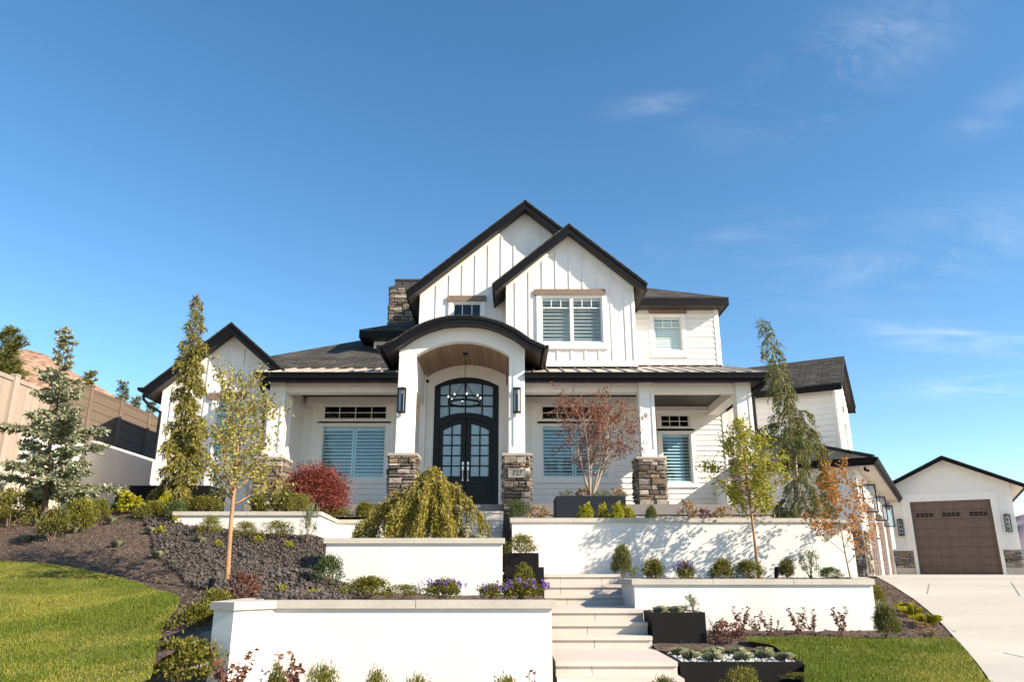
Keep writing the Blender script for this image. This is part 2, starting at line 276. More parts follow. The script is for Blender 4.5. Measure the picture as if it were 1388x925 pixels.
# ------------------------------------------------------------------ mesh building
def tag(o, label=None, cat=None, group=None, kind=None):
    if label: o['label'] = label
    if cat: o['category'] = cat
    if group: o['group'] = group
    if kind: o['kind'] = kind
    return o
def empty(name, loc, label=None, cat=None, group=None):
    o = bpy.data.objects.new(name, None); COL.objects.link(o); o.location = loc; o.empty_display_size = 0.2
    return tag(o, label, cat, group)
def root_loc(p):
    l = Vector((0, 0, 0))
    while p is not None: l += p.location; p = p.parent
    return l
class MB:
    def __init__(s, M=None): s.v = []; s.f = []; s.M = M
    def add(s, vs, fs):
        b = len(s.v)
        if s.M is not None: vs = [s.M @ Vector(v) for v in vs]
        s.v += [tuple(v) for v in vs]; s.f += [tuple(i+b for i in f) for f in fs]; return s
    def box(s, x0, x1, y0, y1, z0, z1):
        return s.add([(x0,y0,z0),(x1,y0,z0),(x1,y1,z0),(x0,y1,z0),(x0,y0,z1),(x1,y0,z1),(x1,y1,z1),(x0,y1,z1)],
                     [(0,3,2,1),(4,5,6,7),(0,1,5,4),(1,2,6,5),(2,3,7,6),(3,0,4,7)])
    def bbox(s, x0, x1, y0, y1, z0, z1, c=0.01):
        """box with chamfered vertical and top edges"""
        o = [(x0+c,y0),(x1-c,y0),(x1,y0+c),(x1,y1-c),(x1-c,y1),(x0+c,y1),(x0,y1-c),(x0,y0+c)]
        i = [(x0+2*c,y0+c),(x1-2*c,y0+c),(x1-c,y0+2*c),(x1-c,y1-2*c),(x1-2*c,y1-c),(x0+2*c,y1-c),(x0+c,y1-2*c),(x0+c,y0+2*c)]
        vs = [(a,b,z0) for a,b in o]+[(a,b,z1-c) for a,b in o]+[(a,b,z1) for a,b in i]
        fs = [tuple(range(7,-1,-1)), tuple(range(16,24))]
        for k in range(8):
            j = (k+1) % 8; fs += [(k,j,j+8,k+8),(k+8,j+8,j+16,k+16)]
        return s.add(vs, fs)
    def prism(s, poly, off):
        """planar polygon (3D points) extruded by vector off"""
        n = len(poly); vs = [Vector(p) for p in poly]; vs += [p+Vector(off) for p in vs]
        fs = [tuple(range(n)), tuple(range(2*n-1, n-1, -1))]+[(i, i+n, (i+1) % n+n, (i+1) % n) for i in range(n)]
        return s.add(vs, fs)
    def strip(s, A, B, off):
        """band between two polylines, extruded by off"""
        n = len(A); off = Vector(off); vs = [Vector(p) for p in A]+[Vector(p) for p in B]; vs += [p+off for p in vs]
        fs = []; q = 2*n
        for i in range(n-1):
            fs += [(i,i+1,n+i+1,n+i),(q+i,q+n+i,q+n+i+1,q+i+1),(i,q+i,q+i+1,i+1),(n+i,n+i+1,q+n+i+1,q+n+i)]
        fs += [(0,n,q+n,q),(n-1,q+n-1,q+2*n-1,2*n-1)]
        return s.add(vs, fs)
    def quad(s, a, b, c, d): return s.add([a,b,c,d], [(0,1,2,3)])
    def tube(s, path, rad, k=7, cap=True):
        path = [Vector(p) for p in path]; n = len(path)
        if not hasattr(rad, '__len__'): rad = [rad]*n
        vs = []; fs = []
        for i, p in enumerate(path):
            d = (path[min(i+1, n-1)]-path[max(i-1, 0)]).normalized()
            a = d.orthogonal().normalized() if i == 0 else (a-d*a.dot(d)).normalized()
            b = d.cross(a)
            for j in range(k):
                t = 2*math.pi*j/k; vs.append(p+(a*math.cos(t)+b*math.sin(t))*rad[i])
        for i in range(n-1):
            for j in range(k):
                fs.append((i*k+j, i*k+(j+1) % k, (i+1)*k+(j+1) % k, (i+1)*k+j))
        if cap: fs += [tuple(range(k-1, -1, -1)), tuple(range((n-1)*k, n*k))]
        return s.add(vs, fs)
    def face(s, outer, holes=(), out=0.0, depth=0.15):
        """wall face in a plane frame (a, out, z), rectangular holes, reveals of `depth`"""
        loops = [[Vector((a, z, 0)) for a, z in outer]]
        for h in holes: loops.append([Vector(p) for p in ((h[0],h[2],0),(h[0],h[3],0),(h[1],h[3],0),(h[1],h[2],0))])
        flat = [p for l in loops for p in l]
        tri = tessellate_polygon(loops)
        s.add([(p.x, out, p.y) for p in flat], [tuple(t) for t in tri])
        for h in holes:
            a0, a1, z0, z1 = h[:4]
            for (p, q) in (((a0,z0),(a0,z1)),((a0,z1),(a1,z1)),((a1,z1),(a1,z0)),((a1,z0),(a0,z0))):
                s.quad((p[0],out,p[1]),(q[0],out,q[1]),(q[0],out-depth,q[1]),(p[0],out-depth,p[1]))
        return s
    def lap(s, a0, a1, z0, z1, holes=(), lim=None, ex=0.19, out=0.0):
        z = z0
        while z < z1-0.02:
            zt = min(z+ex, z1); zm = (z+zt)/2
            lo, hi = (a0, a1)
            if lim:
                l, h = lim(zt); lo, hi = max(lo, l), min(hi, h)
            iv = [(lo, hi)] if hi-lo > 0.03 else []
            for h in holes:
                if h[2] < zm < h[3]:
                    nv = []
                    for p, q in iv:
                        if h[1] <= p or h[0] >= q: nv.append((p, q)); continue
                        if h[0] > p: nv.append((p, h[0]))
                        if h[1] < q: nv.append((h[1], q))
                    iv = nv
            for p, q in iv:
                jt = random.uniform(-0.0008, 0.0008)
                s.add([(p,out+.036+jt,z),(q,out+.036+jt,z),(q,out+.006,zt),(p,out+.006,zt),(p,out,z),(q,out,z)], [(0,1,2,3),(4,5,1,0)])
            z = zt
        return s
    def build(s, name, mat, parent=None, smooth=False, uv=True, base=None):
        me = bpy.data.meshes.new(name)
        off = root_loc(parent) if parent is not None else (Vector(base) if base is not None else Vector((0,0,0)))
        V = np.array(s.v, dtype=np.float64).reshape(-1, 3)-np.array(off)
        me.from_pydata(V.tolist(), [], s.f); me.validate(); me.update()
        if uv:
            ul = me.uv_layers.new(name='UVMap').data
            for p in me.polygons:
                n = p.normal
                if abs(n.z) > 0.95: ua = Vector((1,0,0)); va = Vector((0,1,0))
                else:
                    ua = Vector((-n.y, n.x, 0)).normalized(); va = n.cross(ua)
                for li in p.loop_indices:
                    c = me.vertices[me.loops[li].vertex_index].co
                    ul[li].uv = (c.dot(ua), c.dot(va))
        if smooth:
            me.polygons.foreach_set('use_smooth', [True]*len(me.polygons))
        me.materials.append(mat)
        o = bpy.data.objects.new(name, me); COL.objects.link(o)
        if parent is not None: o.parent = parent
        elif base is not None: o.location = base
        return o
def build_each(b, name, mat, parent):
    """one object per connected piece"""
    par = list(range(len(b.v)))
    def fd(i):
        while par[i] != i: par[i] = par[par[i]]; i = par[i]
        return i
    for f in b.f:
        for i in f[1:]: par[fd(i)] = fd(f[0])
    gr = {}
    for f in b.f: gr.setdefault(fd(f[0]), []).append(f)
    for fs in gr.values():
        ids = sorted({i for f in fs for i in f}); mp_ = {i: k for k, i in enumerate(ids)}
        c = MB(); c.v = [b.v[i] for i in ids]; c.f = [tuple(mp_[i] for i in f) for f in fs]; c.build(name, mat, parent)
def frame(origin, a):
    """plane frame: x along the wall, y outwards, z up"""
    a = Vector(a).normalized(); z = Vector((0,0,1)); o_ = a.cross(z)      # outward = a x z
    Mx = Matrix.Identity(4)
    for i in range(3): Mx[i][0] = a[i]; Mx[i][1] = o_[i]; Mx[i][2] = z[i]; Mx[i][3] = origin[i]
    return Mx
def dup(o, loc=None, scale=None, rz=None, label=None, group=None, parent=None):
    c = o.copy(); COL.objects.link(c)
    if parent is not None: c.parent = parent
    if loc is not None: c.location = loc
    if scale is not None: c.scale = scale if hasattr(scale, '__len__') else (scale,)*3
    if rz is not None: c.rotation_euler = (0, 0, rz)
    if label: c['label'] = label
    if group: c['group'] = group
    for ch in list(o.children): dup(ch, parent=c)
    return c
def npmesh(name, V, F, mat, parent=None, base=None, smooth=False):
    """fast mesh from arrays; F is (n,k)"""
    me = bpy.data.meshes.new(name); V = np.asarray(V, dtype=np.float32)
    off = np.array(root_loc(parent) if parent is not None else (base if base is not None else (0,0,0)), dtype=np.float32)
    V = V-off; k = F.shape[1]
    me.vertices.add(len(V)); me.vertices.foreach_set('co', V.ravel())
    me.loops.add(F.size); me.loops.foreach_set('vertex_index', F.astype(np.int32).ravel())
    me.polygons.add(len(F)); me.polygons.foreach_set('loop_start', np.arange(0, F.size, k, dtype=np.int32))
    if smooth: me.polygons.foreach_set('use_smooth', np.ones(len(F), dtype=bool))
    me.update(calc_edges=True); me.materials.append(mat)
    o = bpy.data.objects.new(name, me); COL.objects.link(o)
    if parent is not None: o.parent = parent
    elif base is not None: o.location = base
    return o

# ================================================================== TERRAIN
GY = [-5, 3, 7, 8.8, 10.3, 11.5, 14, 20, 60]; GZ = [-1.9, -1.45, -1.13, -0.97, -0.82, -0.70, -0.44, -0.10, -0.06]
def HR(x, y): return float(np.interp(y, GY, GZ))
_c = [(-10,3,-1.5),(-4.5,3,-1.5),(-4.4,7,-.89),(-9,7,-.86),(-9.1,13,.14),(-14,7,-.8),(-16,13,.3),(-4.87,10.6,-.28),(-6.5,12,0.02),(-3.2,8.3,-.55),
      (-2.6,8.45,-.30),(0,8.45,-.30),(-2.15,10.8,-.20),(-2.85,10.7,.0),(0.3,10.8,-.30),(-1,10.8,-.29),(-1,9.6,-.30),(-2.2,9.6,-.27),(-3.6,14.3,.60),(-6.0,14.4,.82),(-7,16,1.26),(-9.5,17,1.3),(-12,16.5,1.3),(-10.5,19.5,1.35),(-8,19,1.35),(-4.9,12,.0),(-16,17,1.4),(-16,22,1.6),(-8,14,.72),(-3.4,9.8,-.22),(-4.2,13.2,.27),(-4.2,11.6,-.10),(-3,16,.45),(-2.4,15.5,.42),(-3.3,14.6,.52),(-3.0,12.2,.06)]
_C = np.array(_c); _K = np.sqrt(((_C[:,None,:2]-_C[None,:,:2])**2).sum(-1)+0.05)
_A = np.ones((len(_C)+1,)*2); _A[-1,-1] = 0; _A[:-1,:-1] = _K
_W = np.linalg.solve(_A, np.append(_C[:,2], 0))
def HLv(x, y):
    x = np.atleast_1d(x); y = np.atleast_1d(y)
    d = np.sqrt((x[:,None]-_C[None,:,0])**2+(y[:,None]-_C[None,:,1])**2+0.05)
    return d @ _W[:-1]+_W[-1]
def HL(x, y): return float(HLv(x, y)[0])

def sheet(name, xs, ys, H, mat, skip=None, jit=0.0, kind='structure'):
    xs = np.array(xs); ys = np.array(ys); gx, gy = np.meshgrid(xs, ys)
    z = H(gx.ravel(), gy.ravel())
    if jit: z = z+rng.normal(0, jit, z.shape)
    V = np.c_[gx.ravel(), gy.ravel(), z]; nx = len(xs); F = []
    for j in range(len(ys)-1):
        for i in range(nx-1):
            if skip and skip((xs[i]+xs[i+1])/2, (ys[j]+ys[j+1])/2): continue
            F.append((j*nx+i, j*nx+i+1, (j+1)*nx+i+1, (j+1)*nx+i))
    o = npmesh(name, V, np.array(F), mat, smooth=True); return tag(o, kind=kind)
# far ground, one sheet to the horizon (a hole is not needed: it lies under everything)
b = MB(); b.quad((-6000,-3000,-2.2),(6000,-3000,-2.2),(6000,9000,-2.2),(-6000,9000,-2.2)); tag(b.build('ground', M_GROUND), kind='structure')

# left planting slope (mulch) with the lawn lying on it
xs = sorted(set(np.round(np.arange(-20, 0.41, 0.12), 3).tolist()+[-3.06, -2.6, -6.0, 0.42])); ys = sorted(set(np.round(np.arange(2.6, 22.5, 0.12), 3).tolist()+[8.3, 11.0, 14.6]))
tag(sheet('mulch_bed', xs, ys, lambda x, y: HLv(x, y)-0.015, M_MULCH, skip=lambda x, y: (x > -3.06 and y < 8.3) or (x > -2.6 and y > 11.0 and y < 16.9 and (x > -2.3 or y < 14.2)) or (x > -6.0 and y > 14.6 and (x < -3.75 or y > 16.9)), jit=0.008))
bd_px = [(-60,762),(0,764),(60,766),(110,774),(150,783),(190,794),(225,806),(245,816),(238,832),(222,850),(212,880),(205,925)]
bd = [PH(a, c, HL, 4, 20) for a, c in bd_px]
bd = [Vector((-20, bd[0].y+0.6, 0))]+[Vector((p.x, p.y, 0)) for p in bd]+[Vector((-3.6, 5.0, 0)), Vector((-3.4, 2.7, 0))]
def resample(pl, n):
    d = [0]
    for a, c in zip(pl, pl[1:]): d.append(d[-1]+(c-a).length)
    out = []
    for k in range(n):
        t = d[-1]*k/(n-1); i = 0
        while i < len(d)-2 and d[i+1] < t: i += 1
        f = (t-d[i])/(d[i+1]-d[i]); out.append(pl[i].lerp(pl[i+1], f))
    return out
B = resample(bd, 140); V = []; F = []; ns_ = 60
# the lawn is swept from its edge towards the front-left corner
A0 = Vector((-20.0, 2.7, 0))
for i, p in enumerate(B):
    for j in range(ns_+1):
        q = p.lerp(A0, (j/ns_)**1.0); V.append((q.x, q.y, 0))
V = np.array(V); V[:,2] = HLv(V[:,0], V[:,1])+0.025
F = np.array([(i*(ns_+1)+j, i*(ns_+1)+j+1, (i+1)*(ns_+1)+j+1, (i+1)*(ns_+1)+j) for i in range(len(B)-1) for j in range(ns_)])
tag(npmesh('lawn', V, F, M_LBASE, smooth=True), kind='structure')
LAWN_POLY = [(p.x, p.y) for p in B]+[(A0.x, A0.y)]
def inpoly(x, y, poly):
    r = np.zeros(len(x), dtype=bool); n = len(poly)
    for i in range(n):
        x1, y1 = poly[i]; x2, y2 = poly[(i+1) % n]
        if y1 == y2: continue
        c = ((y1 > y) != (y2 > y)) & (x < (x2-x1)*(y-y1)/(y2-y1)+x1); r ^= c
    return r
def blades(name, x, y, z, h, w, mat, lean=0.5, kind='stuff', parent=None):
    n = len(x); th = rng.uniform(0, 2*np.pi, n); ln = rng.uniform(0, lean, n)*h; lth = rng.uniform(0, 2*np.pi, n)
    dx = np.cos(th)*w/2; dy = np.sin(th)*w/2
    V = np.empty((n, 3, 3)); V[:,0] = np.c_[x-dx, y-dy, z]; V[:,1] = np.c_[x+dx, y+dy, z]; V[:,2] = np.c_[x+np.cos(lth)*ln, y+np.sin(lth)*ln, z+h]
    o = npmesh(name, V.reshape(-1,3), np.arange(3*n).reshape(n,3), mat, parent=parent); return tag(o, kind=kind)
# lawn grass, denser close to the camera; clumps by a cheap value noise
def vnoise(x, y, s, seed):
    r = np.random.default_rng(seed); g = r.random((64, 64)); u = x/s; v = y/s
    i = np.floor(u).astype(int); j = np.floor(v).astype(int); fu = u-i; fv = v-j; fu = fu*fu*(3-2*fu); fv = fv*fv*(3-2*fv)
    a = g[i%64, j%64]*(1-fu)+g[(i+1)%64, j%64]*fu; c = g[i%64, (j+1)%64]*(1-fu)+g[(i+1)%64, (j+1)%64]*fu
    return a*(1-fv)+c*fv
def lawn_blades(poly, H, n, bx, dz):
    x = rng.uniform(bx[0], bx[1], n); y = bx[2]+(bx[3]-bx[2])*rng.random(n)**1.15
    k = inpoly(x, y, poly); x, y = x[k], y[k]
    q = vnoise(x, y, 0.45, 1)*0.6+vnoise(x, y, 1.3, 2)*0.4
    k = rng.random(len(x)) < 0.45+0.7*q; x, y, q = x[k], y[k], q[k]
    return x, y, H(x, y)+dz, rng.uniform(0.014, 0.032, len(x))*(0.6+0.9*q), q
# one fine mesh per tone: long green tufts, and short straw-coloured blades in the dry patches
L_GR1 = leaf('lawn_green', [(0.085,0.135,0.014),(0.15,0.20,0.022),(0.215,0.245,0.035)], 0.35)
L_GR2 = leaf('lawn_yellow', [(0.19,0.22,0.022),(0.30,0.30,0.045),(0.40,0.34,0.09)], 0.35)
def lawn(poly, H, n, bx, dz):
    x, y, z, h, q = lawn_blades(poly, H, n, bx, dz)
    f = vnoise(x, y, 0.40, 5)*0.35+vnoise(x, y, 1.1, 6)*0.65+rng.normal(0, 0.07, len(x)); g = f > 0.53
    blades('grass', x[g], y[g], z[g], h[g]*1.15, 0.009, L_GR1, 0.9)
    g = ~g; blades('dry_grass', x[g], y[g], z[g], h[g]*0.85, 0.009, L_GR2, 1.1)
lawn(LAWN_POLY, HLv, 470000, (-12, -2.6, 5.2, 14.0), 0.022)

# right side: ground below the steps, mulch strip, small lawn, driveway
HRv = lambda x, y: np.interp(y, GY, GZ)
edge_px = [(1186,782),(1210,794),(1236,811),(1258,828),(1277,846),(1297,868),(1310,882),(1325,900),(1337,916),(1343,927)]
ed = [PH(a, c, HR, 3, 26) for a, c in edge_px]; ed = [Vector((p.x, p.y, 0)) for p in ed]+[Vector((4.35, 5.5, 0)), Vector((4.2, 3.0, 0)), Vector((4.6, -3.0, 0))]
xs = np.arange(1.75, 9.0, 0.12); ys = np.arange(2.6, 21.2, 0.12)
EDX = np.array([p.x for p in ed])[::-1]; EDY = np.array([p.y for p in ed])[::-1]
def edge_x(y): return np.interp(y, EDY, EDX)
sheet('mulch_bed', xs, ys, lambda x, y: HRv(x, y)-0.03+0.02*np.clip((y-9.9), 0, 1), M_MULCH, skip=lambda x, y: x > edge_x(y)+0.1 or (y > 11.1 and x < 4.8+.415*(y-11)) or (x < 3.1 and y < 9.75), jit=0.006)
V = []; F = []
yy = np.r_[np.arange(-3, 9, 0.3), np.arange(9, 21.6, 0.2)]; rows = []
for y in yy: rows.append([edge_x(y)+t*t*40 for t in np.linspace(0, 1, 40)])
V = [(x, y, HR(0, y)) for y, r in zip(yy, rows) for x in r]; nx = 40
F = [(j*nx+i, j*nx+i+1, (j+1)*nx+i+1, (j+1)*nx+i) for j in range(len(yy)-1) for i in range(nx-1)]
base = len(V); y0 = yy[-1]; x0 = edge_x(y0)
V += [(6.4, y0, HR(0,y0)), (60, y0, HR(0,y0)), (60, 60, -0.06), (6.4, 60, -0.06), (6.4, 30, HR(0,30)), (60, 30, HR(0,30))]
F += [(base, base+1, base+5, base+4), (base+4, base+5, base+2, base+3)]
tag(npmesh('driveway', np.array(V), np.array(F), M_CONC), kind='structure')
# control joints sawn in the concrete
M_JNT = surf('joint', (0.22, 0.20, 0.175), 0.9, 0.1, 3)
b = MB()
def joint(pts, w=0.009):
    for p, q in zip(pts, pts[1:]):
        d = Vector((q[0]-p[0], q[1]-p[1], 0)).normalized(); s = Vector((-d.y, d.x, 0))*w
        f = lambda a, k: (a[0]+s.x*k, a[1]+s.y*k, HR(0, a[1])+0.004)
        b.quad(f(p,-1), f(q,-1), f(q,1), f(p,1))
for pl in ([(1363,782),(1372,792),(1382,808),(1392,824)], [(1262,782),(1259,795),(1257,806)], [(1360,886),(1388,892),(1400,894)]):
    w = [PH(a, c, HR, 3, 31) for a, c in pl]; joint([(p.x, p.y) for p in w])
tag(b.build('driveway_joint', M_JNT), kind='structure')
# right lawn: front of the mulch strip
yl = 10.25
LR = [(p.x-0.04, p.y) for p in ed if p.y < yl]
LR = [(edge_x(yl)-0.04, yl)]+LR[:-1]+[(1.8, 3.0), (1.8, 8.0), (3.15, 8.0), (3.15, 9.3), (2.75, 9.55), (2.95, 9.75)]
def lx(y): return float(np.interp(y, [3, 7, 8.72, 9.8, 10.1, 10.25], [1.8, 2.45, 3.12, 3.13, 2.9, 2.95]))
yy = np.r_[np.arange(3.0, 7.0, .2), np.arange(7.0, 10.25, .12), 10.25]; V = []; nx = 30
for y in yy:
    for t in np.linspace(0, 1, nx): V.append((lx(y)+(edge_x(y)-.04-lx(y))*t, y, HR(0, y)+.03))
F = np.array([(j*nx+i, j*nx+i+1, (j+1)*nx+i+1, (j+1)*nx+i) for j in range(len(yy)-1) for i in range(nx-1)])
LRp = [(lx(y), y) for y in yy]+[(edge_x(y)-.04, y) for y in yy[::-1]]
tag(npmesh('lawn', np.array(V), F, M_LBASE, smooth=True), kind='structure')
lawn(LRp, lambda x, y: HRv(x, y), 140000, (1.8, 6.4, 5.8, 10.3), 0.03)

# beds held behind the walls
BG = island('gravel_bed', [(0.2,0.19,0.18),(0.3,0.29,0.28)])
M_GRAV = surf('pale_gravel', (0.42, 0.40, 0.37), 0.9, 0.25, 25, 1.0, 60, 0.2, fine=(60, 0.35))
def bed(name, x0, x1, y0, y1, zf, mat, step=0.15, jit=0.008):
    return sheet(name, np.linspace(x0, x1, max(2, int((x1-x0)/step))), np.linspace(y0, y1, max(2, int((y1-y0)/step))), zf, mat, jit=jit)
bed('mulch_bed', -2.45, -0.3, 11.1, 12.9, lambda x, y: 0.40+0*x, M_MULCH)                       # weeping conifer terrace
bed('gravel_bed', -0.03, 6.9, 14.25, 19.95, lambda x, y: 0.88+(y-14.25)*0.085, M_GRAV)          # upper right terrace
sheet('mulch_bed', np.arange(-6.05, -2.3, .12), np.arange(14.62, 19.95, .12), lambda x, y: 1.02+(y-14.6)*0.06, M_MULCH, skip=lambda x, y: x > -3.68 and y < 16.9, jit=.008)            # upper left terrace
sheet('mulch_bed', np.arange(1.9, 7.2, .12), np.arange(11.2, 15.7, .12), lambda x, y: -0.13+0*x, M_MULCH, skip=lambda x, y: x > 4.86+.415*(y-11) or (y > 14.05 and x < 5.5), jit=.006)                          # lower right terrace
bed('mulch_bed', 1.76, 3.2, 4.0, 8.7, lambda x, y: -1.13-0.045*(8.7-y), M_MULCH)                   # in front of the wide low planter
bed('mulch_bed', -3.3, 0.42, 4.0, 8.1, lambda x, y: -1.28-0.06*(8.1-y), M_MULCH)                  # in front of the lowest wall
b = MB(); b.box(-16, -2.35, 19.9, 34, 0.6, 1.4); tag(b.build('ground', M_GROUND), kind='structure')

# ================================================================== RETAINING WALLS
def wall_thing(name, pts, zt, zb, th, label, cope=0.075, ov=0.035, group='white garden retaining walls', closed_ends=True, joints=()):
    """stucco wall along a polyline (front face), th behind; concrete coping on top"""
    base = (sum(p[0] for p in pts)/len(pts), pts[0][1]+0.1, zb)
    e = empty(name, base, label, 'wall', group)
    def offs(d):
        out = []; n = len(pts)
        for i in range(n):
            ns = []
            for a, c in ((i-1, i), (i, i+1)):
                if a < 0 or c >= n: continue
                dv = Vector((pts[c][0]-pts[a][0], pts[c][1]-pts[a][1])).normalized(); ns.append(Vector((-dv.y, dv.x)))
            if len(ns) == 2:
                mm = (ns[0]+ns[1]).normalized(); mm = mm/mm.dot(ns[0])
            else: mm = ns[0]
            out.append(Vector(pts[i])+mm*d)
        return out
    def ext(pl, k):
        a = pl[0]+(pl[0]-pl[1]).normalized()*k; c = pl[-1]+(pl[-1]-pl[-2]).normalized()*k
        return [a]+pl[1:-1]+[c]
    b = MB(); b.strip([(p.x,p.y,zb) for p in offs(0)], [(p.x,p.y,zb) for p in offs(th)], (0,0,zt-cope-zb)); b.build('wall_body', M_STUC, e)
    # coping cut into lengths with fine joints
    c = MB(); f = ext(offs(-ov), ov); r = ext(offs(th+ov), ov)
    for i in range(len(f)-1):
        L = (f[i+1]-f[i]).length; k = max(1, round(L/1.25)); g = 0.003/L
        for j in range(k):
            t0 = j/k+(g if (j > 0) else 0); t1 = (j+1)/k-(g if j < k-1 else 0)
            q = [f[i].lerp(f[i+1], t0), f[i].lerp(f[i+1], t1), r[i].lerp(r[i+1], t1), r[i].lerp(r[i+1], t0)]
            dz = random.uniform(-0.002, 0.002)
            lo = [(p.x,p.y,zt-cope+0.001) for p in q]; hi = [(p.x,p.y,zt+dz) for p in q]
            c.add(lo+hi, [(3,2,1,0),(4,5,6,7)]+[(s_,(s_+1)%4,(s_+1)%4+4,s_+4) for s_ in range(4)])
    c.build('coping', M_COPE, e)
    return e
# pts run left -> right along the visible face (outside on the right-hand side of travel is the camera side)
wall_thing('retaining_wall', [(-2.93,8.9),(-2.90,7.82),(-2.67,7.72),(-2.39,8.1),(0.40,8.1)], -0.275, -1.6, 0.25, 'long low white stucco wall at the very front, left of the stone steps')
wall_thing('retaining_wall', [(-2.58,14.0),(-2.58,10.9),(-0.135,10.9)], 0.457, -0.5, 0.22, 'white stucco wall holding the terrace of the weeping conifer')
wall_thing('retaining_wall', [(-6.3,14.5),(-3.60,14.5),(-3.78,16.8),(-2.38,16.8)], 1.09, 0.2, 0.22, 'far low white wall with an angled step, behind the lava rock slope')
wall_thing('retaining_wall', [(0.0,16.5),(0.0,14.0),(5.58,14.0),(5.58,15.5)], 0.935, -0.3, 0.22, 'tall white wall below the red maple planter, catching tree shadows')
wall_thing('retaining_wall', [(5.95,15.6),(6.80,15.6),(7.4,17.0)], 0.92, -0.3, 0.2, 'short white wall piece behind the small orange tree')
wall_thing('retaining_wall', [(1.69,12.3),(1.69,11.0),(4.98,11.0),(6.85,15.5)], -0.09, -1.2, 0.22, 'low white wall above the strip of leggy burgundy shrubs')

# ================================================================== STEPS
def steps(name, x0, x1, seq, yend, label, zb):
    e = empty(name, ((x0+x1)/2, seq[0][0], zb), label, 'steps')
    for i, (y, z, h) in enumerate(seq):
        yn = seq[i+1][0] if i+1 < len(seq) else yend
        s = MB(); s.box(x0, x1, y-0.025, yn-0.001, z-0.045, z); t = s.build('step', M_NOSE, e)
        r_ = MB(); k = [x0]; w = random.uniform(0.25, 0.7)
        while k[-1]+w < x1-0.2: k.append(k[-1]+w); w = random.uniform(0.55, 0.8)
        k.append(x1)
        for a, c in zip(k, k[1:]): r_.box(a+0.003, c-0.003, y, yn-0.002, z-h, z-0.047)
        r_.build('riser', M_STEP, t)
    return e
seq = [(7.82,-1.33,.15),(8.10,-1.18,.15),(8.38,-1.036,.15),(8.67,-0.905,.14),(10.13,-0.765,.15),(10.42,-0.62,.15),(10.71,-0.475,.15),(12.22,-0.335,.15),(12.52,-0.185,.15),(12.83,-0.03,.16)]
steps('garden_steps', 0.46, 1.75, seq, 14.0, 'pale stone steps with two landings climbing beside the front white wall', -1.5)
seq = [(14.6,0.17,.2),(15.2,0.37,.2),(15.8,0.55,.2),(16.4,0.73,.2),(17.0,0.90,.2),(18.85,1.07,.18),(19.2,1.27,.2),(19.53,1.475,.21)]
steps('porch_steps', -2.33, -0.22, seq, 19.9, 'upper stone steps leading to the black front door', 0.0)
b = MB(); b.box(-2.35, 0.46, 12.85, 14.6, -0.20, -0.034); tag(b.build('walkway', M_NOSE), kind='structure')
b = MB(); b.box(0.46, 1.75, 3.0, 7.80, -1.75, -1.48); tag(b.build('walkway', M_NOSE), kind='structure')

# ================================================================== PLANTER BOXES
def planter(x0, x1, y0, y1, z0, z1, label, mat=M_PLANT, rim=0.03, soil=M_MULCH, drop=0.05):
    e = empty('planter_box', ((x0+x1)/2, (y0+y1)/2, z0), label, 'planter', 'black planter boxes')
    b = MB(); o_ = [(x0,y0),(x1,y0),(x1,y1),(x0,y1)]; i_ = [(x0+rim,y0+rim),(x1-rim,y0+rim),(x1-rim,y1-rim),(x0+rim,y1-rim)]
    vs = [(p[0],p[1],z0) for p in o_]+[(p[0],p[1],z1) for p in o_]+[(p[0],p[1],z1) for p in i_]+[(p[0],p[1],z1-drop-0.1) for p in i_]
    fs = [(0,3,2,1)]
    for k in range(4):
        j = (k+1)%4; fs += [(k,j,j+4,k+4),(k+4,j+4,j+8,k+8),(k+8,j+8,j+12,k+12)]
    b.add(vs, fs); b.build('box', mat, e)
    s = MB(); s.quad((x0+rim,y0+rim,z1-drop),(x1-rim,y0+rim,z1-drop),(x1-rim,y1-rim,z1-drop),(x0+rim,y1-rim,z1-drop)); s.build('soil', soil, e)
    return e
planter(-0.115, 0.455, 11.25, 11.95, -0.5, 0.07, 'black planter box behind the purple flowers, lower of the two by the steps')
planter(-0.115, 0.415, 12.2, 12.8, -0.4, 0.287, 'black planter box holding a round shrub, upper of the two by the steps')
p3 = planter(1.775, 2.45, 10.2, 10.85, -1.1, -0.487, 'tall black planter box with fescue grass beside the steps')
p4 = planter(1.79, 3.10, 8.72, 9.75, -1.4, -0.915, 'wide low black planter with pebbles and fescue tufts at the bottom')
planter(0.975, 2.51, 17.0, 18.2, 0.9, 1.615, 'slate grey planter box with the red maple in front of the porch', M_PLANTB)
planter(-8.55, -6.55, 16.6, 17.6, 1.1, 1.80, 'long black planter below the tall spruce, left of the porch')
# ================================================================== HOUSE
house = empty('house', (0, 22.3, 1.68), 'white farmhouse style house with black rooflines, arched entry and stone column bases', 'house')
def hb(name, mat): 
    pass
W0Y = 22.3; FLOOR = 1.68
def px_hole(l, t, r, b_, Y):
    p = P(l, (t+b_)/2, Y); q = P(r, (t+b_)/2, Y); return (p.x, q.x, P((l+r)/2, b_, Y).z, P((l+r)/2, t, Y).z)

